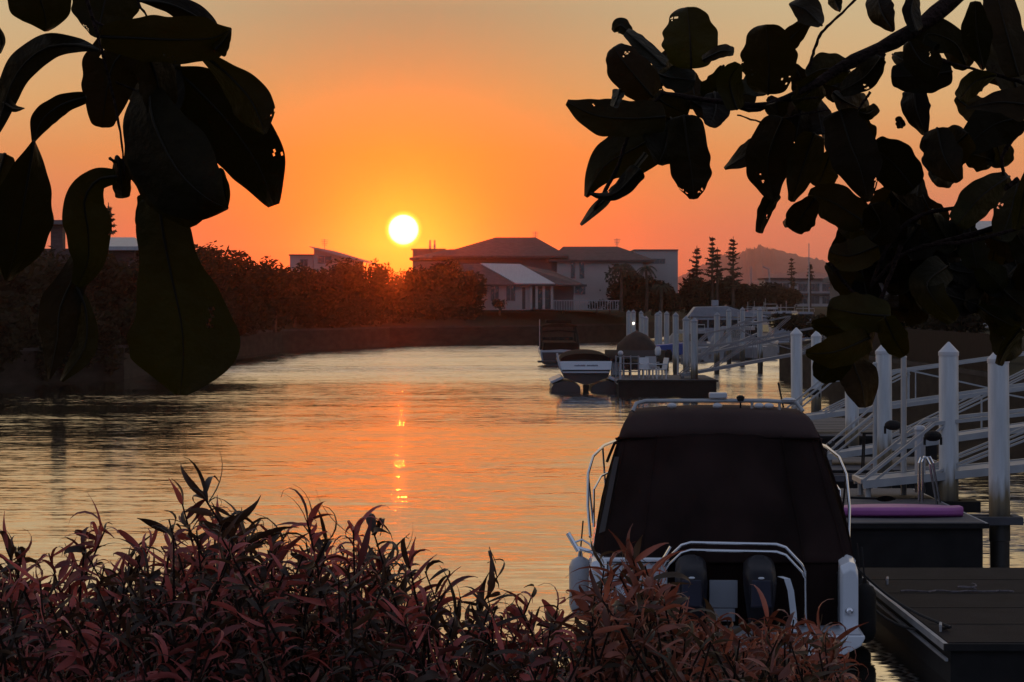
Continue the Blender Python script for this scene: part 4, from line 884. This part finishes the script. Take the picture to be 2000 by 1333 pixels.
mb = MB(); mb.prism([(X(1270,140),1.1),(X(1340,140),1.1),(X(1340,140),1.75),(X(1275,140),1.6)], 140, 142); tag(mb.build('tarpaulin', M['blue'], bevel=.05), 'blue tarpaulin heap behind the far pile pair', 'tarpaulin')
mb = MB(); mb.tube([(X(1212+k*.0,112),112,.62+k*.25) for k in range(5)],.05,8); mb.ball((X(1212,112),112,1.75),.12,.12,.12); tag(mb.build('dock_pedestal', M['gel_grey']), 'grey power pedestal on the far pontoon beside the jet ski', 'pedestal')
def bit(px,py,d,rx,rz,m,name,label,cat):
    c = P(px,py,d); mb = MB(); mb.lathe(c-Vector((0,0,rz)), [(rx*.7,0),(rx,rz*.3),(rx,rz*1.4),(rx*.6,rz*2)], 12); tag(mb.build(name, M[m], smooth=True), label, cat)
bit(1306,694,115,.16,.25,'black','bucket','black bucket standing by the far pile with the pole','bucket'); bit(1285,686,115,.14,.2,'plastic','tub','pale tub beside the black bucket','tub')
#bit(1693,848,50.9,.2,.12,'plastic','cooler_box','pale round-lidded cooler seen between the sloping end rails','cooler')
mb = MB(); c = P(1700,890,52.7)
for a in (-.16,.16):
    for b_ in (-.14,.14): mb.tube([(c.x+a,c.y+b_,.56),(c.x+a*.8,c.y+b_*.8,1.28)],.018,6)
mb.box(c.x-.18,c.x+.18,c.y-.16,c.y+.16,1.281,1.32); tag(mb.build('dock_stool', M['black']), 'dark tall stool on the low pontoon between the end rails', 'stool')
mb = MB()
for k in range(6): mb.tube([P(1605+k*9,893-k%2*4,55),P(1609+k*9,872-(k*5)%12,55),P(1613+k*9,880,55)],.03,6)
tag(mb.build('rope_pile', M['rope']), 'tangle of dark rope on the low pontoon left of the end rails', 'rope')

# ---------------------------------------------------------------- overhanging branches with broad leaves
def crom(pts, t):
    n = len(pts)-1; f = min(t*n, n-1e-6); i = int(f); u = f-i
    p0 = pts[max(i-1,0)]; p1 = pts[i]; p2 = pts[i+1]; p3 = pts[min(i+2,n)]
    return [.5*((2*b_)+(-a+c)*u+(2*a-5*b_+4*c-e)*u*u+(-a+3*b_-3*c+e)*u**3) for a,b_,c,e in zip(p0,p1,p2,p3)]
def leaf(root, pts, w, d, seed, shape='ob', holes=0, tilt=None, nibble=.05, glow=1.0):
    rnd = random.Random(seed); n, m_ = (70, 30) if holes else (40, 10); mb = MB()
    if len(pts) == 2: 
        a, b_ = pts; bx_, by_ = (a[0]+b_[0])/2+rnd.uniform(-.06,.06)*(b_[1]-a[1]), (a[1]+b_[1])/2+rnd.uniform(-.06,.06)*(b_[0]-a[0]); pts = [a,(bx_,by_),b_]
    ta, tb, fold, curl = (rnd.uniform(-.035,.035), rnd.uniform(-.025,.025), rnd.uniform(.0,.014), rnd.uniform(-.02,.02)) if tilt is None else tilt
    e1, e2, e3 = rnd.uniform(0,6), rnd.uniform(0,6), rnd.uniform(5,9)
    hl = []
    for _ in range(max(1,holes//2) if holes else 0):
        ca, cb = rnd.uniform(.3,.88), rnd.choice((-1,1))*rnd.uniform(.3,1.0)
        hl += [(ca+rnd.gauss(0,.035), cb+rnd.gauss(0,.12), rnd.uniform(.006,.030)) for _ in range(4)]
    def wd(t):
        if isinstance(w, (list,tuple)):
            v_ = max(.4, crom([(q,) for q in w], t)[0]); e_ = min(.22, .55*v_/max(30,plen))
            if e_ > .02:
                for q in (t, 1-t):
                    if q < e_: v_ *= math.sqrt(max(0,1-(1-q/e_)**2))
            return v_
        if shape == 'ob': return w*max(.0,math.sin(math.pi*min(1,t)**1.35))**.62
        if shape == 'el': return w*max(.0,math.sin(math.pi*t))**.7
        return w*max(.0,math.sin(math.pi*t**.8))**.85
    plen = sum(math.dist(a,b_) for a,b_ in zip(pts,pts[1:]))
    k_ = rnd.uniform(.4,1.6)*glow; g_ = rnd.uniform(.75,1.1)
    for i in range(n+1):
        t = i/n; c = crom(pts,t); c2 = crom(pts,min(1,t+.02)); c1 = crom(pts,max(0,t-.02))
        tx, ty = c2[0]-c1[0], c2[1]-c1[1]; l = math.hypot(tx,ty) or 1; nx_, ny_ = -ty/l, tx/l; W = wd(t)
        for j in range(m_+1):
            s_ = 2*j/m_-1; ww = W*(1+nibble*math.sin(t*e3*3+e1+(s_ > 0)*2)*abs(s_)+nibble*.6*math.sin(t*31+e2)*abs(s_))
            dd = d+ta*(t-.5)*2+tb*s_+fold*abs(s_)+curl*(t-.5)**2*4+.002*math.sin(t*12+e2)*abs(s_)
            mb.v.append(tuple(P(c[0]+nx_*s_*ww, c[1]+ny_*s_*ww, dd))); mb.c.append((k_,k_*g_,k_*.8,1))
    for i in range(n):
        for j in range(m_):
            t = (i+.5)/n; s_ = 2*(j+.5)/m_-1
            if any((t-a)**2*1.6+((s_-b_)*.35)**2 < r_*r_*(.6+.5*math.sin(9*math.atan2(s_-b_,t-a)+a*40)) for a,b_,r_ in hl): continue
            q = i*(m_+1)+j; mb.f.append((q,q+1,q+m_+2,q+m_+1))
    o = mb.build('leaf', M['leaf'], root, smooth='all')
    # midrib
    rb = MB(); rb.tube([P(*crom(pts,k/12)[:2], d+ta*(k/6-1)+curl*(k/12-.5)**2*4-.002) for k in range(13)], .001, 5, rs=[.0018*(1-k/14) for k in range(13)])
    rb.build('midrib', M['leaf_rib'], o, smooth='all')
    return o
M['leaf_rib'] = mat('leaf_midrib', (.014,.011,.007), .6, var=.1, spec=.1)
def twig(root, pts, rs, d, name='twig'):
    mb = MB(); n = 24; f = lambda t: crom(pts,t); dd = d if isinstance(d,(list,tuple)) else (d,d); rnd = random.Random(int(pts[0][0]))
    mb.tube([P(f(k/n)[0]+rnd.uniform(-.8,.8), f(k/n)[1]+rnd.uniform(-.8,.8), dd[0]+(dd[1]-dd[0])*k/n) for k in range(n+1)], 1, 8,
            rs=[max(.0008,crom([(r_,) for r_ in rs],k/n)[0])*dd[0]/F*(1+.12*math.sin(k*2.1)) for k in range(n+1)])
    return mb.build(name, M['bark'], root, smooth='all')
lb = empty('overhanging_branch', P(180,-60,2.5), 'dark hanging branch with very large drooping leaves at the top left', 'tree branch', 'overhanging tree branches')
twig(lb, [(150,-90),(170,0),(192,75),(212,150),(232,240),(240,300),(243,350)], [4,4,3.5,3,2.5,2,1.5], 2.5)
twig(lb, [(268,-60),(270,5),(288,40),(290,150)], [3,3,2,2], 2.52); twig(lb, [(180,40),(240,70),(330,105),(395,115)], [3,3,2,2], 2.5); twig(lb, [(225,160),(290,200),(300,300),(312,385)], [2,2,2,2], 2.53)
LL = [ # midrib pixels, half widths, depth, holes
 ([(66,-110),(72,-30),(88,30),(90,62)],[20,62,50,4],2.42,0), ([(225,-90),(208,-10),(195,45),(184,73)],[40,66,52,8],2.55,1),
 ([(192,98),(150,88),(95,92),(50,122),(22,165),(6,212),(-8,262)],[3,15,26,30,25,20,6],2.45,0), ([(8,200),(28,212),(48,212)],[16,8,1],2.45,0), ([(-6,50),(2,78),(0,105)],[3,9,2],2.4,0),
 ([(270,80),(225,120),(208,180),(200,250)],[44,58,48,20],2.56,2), ([(205,90),(260,110),(300,160),(318,232)],[40,66,62,34],2.6,4), ([(290,110),(305,150),(312,190),(315,232)],[34,38,34,22],2.5,0),
 ([(195,72),(270,75),(340,78),(415,75),(452,56)],[22,42,46,40,2],2.44,4), ([(420,98),(440,78),(452,56)],[28,12,1],2.43,0),
 ([(272,2),(330,8),(390,36),(432,72)],[2,18,22,4],2.5,0),
 ([(392,105),(440,142),(485,190),(505,228),(518,262)],[8,22,40,34,4],2.5,1), ([(340,135),(385,175),(450,245),(505,325),(535,402)],[8,50,66,56,12],2.58,3), ([(350,130),(350,180),(375,240),(400,300)],[10,22,38,30],2.62,0),
 ([(290,170),(300,240),(345,330),(400,385),(446,408)],[26,62,82,55,2],2.46,0), ([(300,220),(320,300),(350,380),(384,440)],[50,80,60,14],2.5,1), ([(430,330),(438,375),(444,410)],[6,12,1],2.46,0),
 ([(228,305),(236,345),(240,388)],[4,19,14],2.5,2), ([(215,310),(228,318),(240,312)],[1,5,3],2.5,0),
 ([(312,385),(316,440),(335,540),(354,630),(358,700),(352,772)],[40,50,66,100,104,14],2.55,3), ([(300,380),(292,430),(290,480)],[30,28,20],2.6,1),
 ([(228,345),(190,352),(165,392),(172,450),(172,510),(150,560)],[14,24,40,46,32,12],2.47,2), ([(175,470),(150,530),(118,600),(112,660),(96,740)],[20,26,40,34,3],2.53,0), ([(150,560),(168,610),(165,680),(120,745)],[6,14,24,4],2.53,0),
 ([(168,190),(120,205),(82,235),(64,280)],[12,20,22,2],2.46,0), ([(66,276),(58,330),(46,400),(34,470),(14,548)],[3,34,58,56,6],2.42,0), ([(10,300),(-10,380),(-5,470),(20,540)],[20,40,44,10],2.5,0)]
for i,(p_,w_,d_,h_) in enumerate(LL): leaf(lb, p_, w_, d_, 900+i, holes=h_, nibble=.03, tilt=((0,.004,.006,.0) if p_[0] in ((175,470),(150,560)) else None))
rb_ = empty('overhanging_branch', P(1890,-60,3.5), 'dark branch crowded with rounded bug-eaten leaves reaching in from the right', 'tree branch', 'overhanging tree branches')
twig(rb_, [(1930,-70),(1860,0),(1790,55),(1720,95),(1650,128),(1590,165),(1500,205),(1420,200),(1340,190),(1290,180)], [20,17,15,14,12,8,6,5,5,3], (3.55,3.45), 'branch')
for a in (([(1700,-30),(1645,25),(1605,65),(1590,100),(1580,135)],[2.5,2.5,3,3,3]),([(1722,92),(1720,120),(1700,140)],[8,7,3]),([(1700,180),(1680,210),(1668,232)],[3,2,1.5]),([(1840,118),(1880,130),(1920,140),(1960,150),(2010,165)],[3,3,3,4,4]),
          ([(1420,200),(1470,215),(1530,200),(1600,190)],[4,5,3,2]),([(2010,235),(1960,300),(1960,350),(1940,380)],[5,4,3,2]),([(1990,350),(1960,370),(1900,400),(1800,420),(1740,470),(1700,560)],[5,5,4,4,4,3]),
          ([(1622,490),(1628,520),(1660,565),(1705,592)],[2,4,3,3]),([(2010,440),(1900,470),(1800,480)],[3,4,3]),([(1760,480),(1730,560),(1700,640),(1690,680)],[5,4,4,3]),([(1440,225),(1500,240),(1560,225),(1620,215)],[1.5,2,2,1.5]),([(1300,180),(1240,240),(1200,340),(1160,410)],[3,3,4,3])): twig(rb_, a[0], a[1], 3.5)
RL = [([(1300,130),(1250,85),(1222,62)],[14,15,9],0),([(1232,68),(1212,50),(1197,62)],[8,16,4],0),([(1350,135),(1348,75),(1342,14)],[36,55,26],4),([(1372,118),(1410,100),(1434,102)],[8,13,8],0),([(1275,190),(1225,130),(1198,92)],[30,42,16],3),
 ([(1210,175),(1204,195),(1198,210)],[14,10,8],0),([(1300,228),(1230,232),(1165,226),(1107,200)],[30,36,34,6],1),([(1310,250),(1240,290),(1180,325),(1144,385)],[30,52,34,4],0),([(1250,330),(1210,372),(1180,384),(1152,378)],[20,16,8,3],1),
 ([(1262,300),(1205,370),(1170,402),(1134,440)],[6,6,11,3],0),([(1335,225),(1345,300),(1352,350),(1355,390)],[34,40,36,8],5),([(1310,230),(1300,285),(1285,322)],[40,44,8],0),([(1395,180),(1398,215),(1385,248)],[22,28,12],0),
 ([(1500,185),(1502,120),(1496,48)],[30,56,30],6),([(1520,110),(1550,70),(1580,42)],[14,20,8],0),([(1440,215),(1425,160),(1445,125)],[16,26,10],0),([(1515,200),(1518,220),(1520,238)],[26,20,5],0),([(1500,270),(1465,300),(1415,330)],[14,24,3],0),
 ([(1530,230),(1505,290),(1500,340),(1512,392)],[30,44,40,8],1),([(1515,375),(1495,410),(1482,456)],[14,15,7],1),([(1590,260),(1570,320),(1545,395)],[22,34,6],0),([(1640,215),(1660,280),(1680,330),(1695,395)],[34,48,44,6],2),
 ([(1660,140),(1610,135),(1575,150)],[22,32,10],1),([(1722,112),(1690,150),(1640,180)],[12,26,12],1),([(1600,160),(1570,190),(1545,195)],[24,30,6],3),([(1676,218),(1695,222),(1714,208)],[6,13,10],0),([(1592,388),(1565,425),(1548,452)],[12,30,16],0),([(1555,425),(1540,435),(1530,440)],[14,10,6],0),
 ([(1605,50),(1575,20),(1541,8)],[8,30,2],0),([(1640,22),(1632,5),(1625,-14)],[4,14,10],0),([(1745,62),(1722,25),(1712,-14)],[4,27,20],0),([(1792,62),(1780,22),(1788,-12)],[12,18,10],0),([(1885,126),(1865,85),(1812,66),(1800,100)],[3,26,36,20],0),([(1775,80),(1800,120),(1838,135)],[14,34,24],1),
 ([(1860,140),(1800,148),(1740,150)],[24,36,20],1),([(1920,136),(1908,70),(1905,2)],[4,31,10],0),([(1990,150),(1965,60),(1945,-20)],[26,34,30],0),([(1990,182),(1965,120),(1938,60)],[24,38,16],1),([(1946,147),(1905,160),(1874,196)],[3,22,14],0),
 ([(1785,175),(1790,215),(1808,264)],[22,28,6],0),([(2010,205),(1950,200),(1885,212)],[40,22,2],0),([(2000,230),(1940,245),(1870,300)],[30,44,14],0),([(1785,370),(1745,320),(1700,285)],[30,46,24],0),([(1890,260),(1850,290),(1800,270)],[30,40,16],0),([(1762,250),(1755,235),(1750,238)],[10,8,2],0),
 ([(1830,250),(1845,310),(1875,355)],[20,38,8],1),([(1972,345),(1915,385),(1868,440)],[14,34,22],0),([(1990,352),(1975,410),(1955,470)],[6,34,18],1),([(2010,330),(1995,400),(1985,450)],[8,16,8],0),([(1690,435),(1625,395),(1578,380)],[30,38,12],0),([(1700,400),(1720,440),(1700,470)],[20,40,20],0),
 ([(1715,480),(1660,500),(1618,492)],[26,32,14],1),([(1700,450),(1660,450),(1645,460)],[30,26,12],0),([(1740,618),(1670,612),(1616,600)],[28,40,18],0),([(1690,640),(1630,640),(1584,632)],[24,24,6],0),([(1700,660),(1630,688),(1573,690)],[24,32,6],0),([(1660,690),(1620,718),(1600,745)],[20,34,14],0),
 ([(1700,640),(1668,700),(1682,750),(1690,797)],[14,30,36,12],0),([(1728,620),(1748,665),(1768,696)],[18,28,10],0),([(1850,520),(1810,560),(1866,628)],[30,34,16],0),([(1995,640),(1965,680),(1950,714)],[14,12,8],0)]
lw = empty('overhanging_branch', P(1990,430,3.6), 'lower drooping spray of rounded leaves hanging over the white piles', 'tree branch', 'overhanging tree branches')
twig(lw, [(2080,380),(1960,440),(1850,470),(1760,500),(1700,560)], [7,6,5,4,3], 3.56, 'branch')
for i,(p_,w_,h_) in enumerate(RL):
    yy = sum(q[1] for q in p_)/len(p_)
    leaf(lw if yy > 440 else rb_, p_, w_, 3.46+.04*((i*7)%5-2), 500+i, holes=h_, nibble=.035, glow=1.5 if yy > 440 else 1.0)
FL = [(1262,165,60),(1310,205,30),(1355,175,80),(1320,150,10),(1400,165,110),(1330,255,100),(1255,255,150),(1480,150,90),(1530,215,40),(1540,300,70),(1625,165,20),(1600,225,80),(1650,300,60),(1610,330,110),(1690,470,40),(1745,440,100),
 (1720,520,20),(1770,500,70),(1810,470,150),(1790,560,30),(1850,500,100),(1690,560,80),(1820,415,60),(1790,385,100),(1850,330,140),(1905,300,20),(1950,290,80),(1930,530,50),(1965,590,100),(1985,520,80),
 (1290,130,120),(1385,210,20),(1440,180,10),(1570,160,60),(1560,240,100),(1680,250,70),(1660,200,30),(1690,430,120),(1750,350,60),(1830,300,90),(1900,210,30),(1950,130,60),(1870,100,40),(1780,120,20),
 (1670,440,20),(1730,480,60),(1780,450,120),(1860,455,30),(1900,480,80),(1960,470,20),(1840,540,60),(1870,580,20),(1920,570,120),(1660,590,100),(1700,610,30),(1860,560,80),(1985,630,150),(1990,590,40),(1650,480,90),(1830,500,0),(1770,400,40),(1710,455,140),(1690,500,10),(1750,530,80),(1800,530,20),(1780,590,70),(1830,570,130),(1890,530,10),(1940,500,100),(1995,470,60),(1960,540,140),(1900,565,70),(1650,545,40),(1680,590,150),(1730,600,10),(1840,450,60),(1880,440,120),(1990,430,20),(1950,620,30),(1995,560,90),(1800,440,10),(1765,475,130),(1960,660,60),(1720,420,70),(1735,385,120),(1640,250,140)]
for i,(x_,y_,a_) in enumerate(FL):
    c_, s_ = math.cos(R(a_)), math.sin(R(a_)); l_ = 39 if y_ < 440 else 47
    leaf(lw if y_ > 420 else rb_, [(x_-c_*l_,y_-s_*l_),(x_-c_*l_*.4,y_-s_*l_*.4+4),(x_+c_*l_*.3,y_+s_*l_*.3+2),(x_+c_*l_,y_+s_*l_)], [6,20,30,17], 3.62+.03*(i%3), 1500+i, holes=(i%5==0)*2)

# ---------------------------------------------------------------- red-leaved hedge in front of the camera
prof_ = [(-60,1045),(0,1040),(30,1045),(60,1110),(95,1050),(140,1060),(205,1012),(250,1050),(300,1020),(350,960),(400,945),(450,975),(500,1015),(560,1010),(600,985),(650,1030),(690,1005),(735,1015),(790,1080),(820,1085),(880,1130),(930,1160),(970,1100),(1000,1160),(1040,1140),(1090,1165),(1130,1190),
        (1160,1090),(1240,1062),(1290,1095),(1330,1150),(1400,1172),(1440,1190),(1500,1178),(1560,1188),(1615,1200),(1650,1290),(1720,1345),(1800,1400)]
def topy(px):
    for a, b_ in zip(prof_, prof_[1:]):
        if a[0] <= px <= b_[0]: return a[1]+(b_[1]-a[1])*(px-a[0])/(b_[0]-a[0])
    return 1450
rnd = random.Random(77); NB = 7
hedges = []; hl_ = ['leftmost red-leaved shrub in the foreground','foreground red shrub under the tall upright shoots, left of centre','tallest foreground shrub with upright shoots','foreground red shrub below the glitter path','low foreground shrub left of the cruiser stern','orange-red shrub hiding the left outboard','rightmost red shrub in front of the cruiser duckboard']
for k in range(NB):
    cx = -40+(k+.5)*1740/NB; hedges.append((empty('red_shrub', P(cx,2400,4.4), hl_[k], 'shrub', 'red-leaved shrubs along the near bank'), MB(), MB()))
def lance(mb, base, dirv, L0, W0, droop, col, roll, n=7):
    # a narrow folded leaf that arches and curls
    d0 = dirv.normalized(); side = d0.cross(Vector((math.cos(roll),math.sin(roll),.3))).normalized(); up = side.cross(d0).normalized()
    p = Vector(base); rows = []; vs = []
    for i in range(n+1):
        t = i/n; wv = W0*max(0,math.sin(math.pi*(.05+.95*t)**.72))**1.25 if i < n else 0
        wv = max(wv, .0006); vs += [p-side*wv+up*wv*.35, p, p+side*wv+up*wv*.35]
        ang_ = droop/n*(.4+1.4*t); d0 = (d0*math.cos(ang_)-up*math.sin(ang_)).normalized(); up = side.cross(d0).normalized(); side = (side+up*.08*math.sin(roll*3)).normalized()
        p = p+d0*L0/n
    fs = []
    for i in range(n):
        q = i*3; fs += [(q,q+1,q+4,q+3),(q+1,q+2,q+5,q+4)]
    mb.add(vs, fs); mb.c += [col]*len(vs)
def shoot(px, py, d, big=1.0, nleaf=16, up_=0, whorl=True):
    k = max(0,min(NB-1,int((px+40+rnd.uniform(-60,60))/(1740/NB)))); root, lv, st = hedges[k]
    tip = P(px,py,d); lean = Vector((rnd.uniform(-.6,.6),rnd.uniform(-.4,.4),0)); ln = rnd.uniform(.16,.34)
    b0 = tip-Vector((lean.x*ln,lean.y*ln,ln)); mid = tip.lerp(b0,.5)+Vector((rnd.uniform(-.015,.015),0,0))
    st.tube([b0,mid,tip], .003, 5, rs=[.0030,.0022,.0013])
    warm = 1 if px > 1120 else 0
    base = rnd.random()
    for i in range(nleaf+2):
        f = rnd.random()**1.4 if whorl else rnd.random(); p = tip.lerp(b0, f*.8); a = i*2.4+rnd.uniform(-.4,.4)
        elev = rnd.uniform(.25,1.25)-(f*.5)+up_; dv = Vector((math.cos(a)*math.cos(elev),math.sin(a)*math.cos(elev),math.sin(elev)))
        r_ = rnd.random()
        red = base < .62 and r_ < .8
        if warm: kk = rnd.uniform(.35,1.9); col = (.14*kk,.048*kk,.032*kk,1) if r_ < .75 else (.045,.032,.018,1)
        elif red: kk = rnd.uniform(.3,2.1); col = (.16*kk,.038*kk,.034*kk,1)
        else: kk = rnd.uniform(.4,1.2); col = (.040*kk,.022*kk,.013*kk,1)
        lance(lv, p, dv, rnd.uniform(.028,.080)*big, rnd.uniform(.0019,.0049)*big*rnd.choice((1,1,1.35)), rnd.uniform(.5,3.6)*(1 if rnd.random() < .85 else -1), col, rnd.uniform(0,6.28))
# leading shoots that stand up against the water
for (px,py) in ((355,985),(398,975),(450,1010),(480,1050),(600,1020),(560,1045),(690,1040),(730,1045),(205,1040),(165,1075),(95,1085),(12,1075),(40,1100),(330,1020),(420,1030),(640,1060),(800,1110),(830,1120),(760,1090),(900,1170),(870,1160),(972,1130),(1040,1165),(1010,1185),(1090,1185),(300,1060),(250,1090),(530,1080),
   (1180,1110),(1235,1090),(1260,1110),(1210,1130),(1330,1190),(1420,1215),(1390,1230),(1500,1205),(1550,1215),(1600,1225),(1460,1240),(1630,1290),(1300,1150)):
    shoot(px, py-4, rnd.uniform(3.7,4.2), 1.2, 15, .12)
for i in range(2900):
    px = rnd.uniform(-60,1690) if i < 2300 else rnd.uniform(1130,1650); ty = topy(px); dep = rnd.random()**.8
    if px > 1680 and rnd.random() < .6: continue
    py = ty+45+dep*400; shoot(px, py, rnd.uniform(3.5,5.2), rnd.uniform(.75,1.15), 13)
for (root, lv, st) in hedges:
    st.build('stems', M['bark'], root, smooth='all'); tag(lv.build('foliage', M['redleaf'], root, smooth='all'), kind=None)
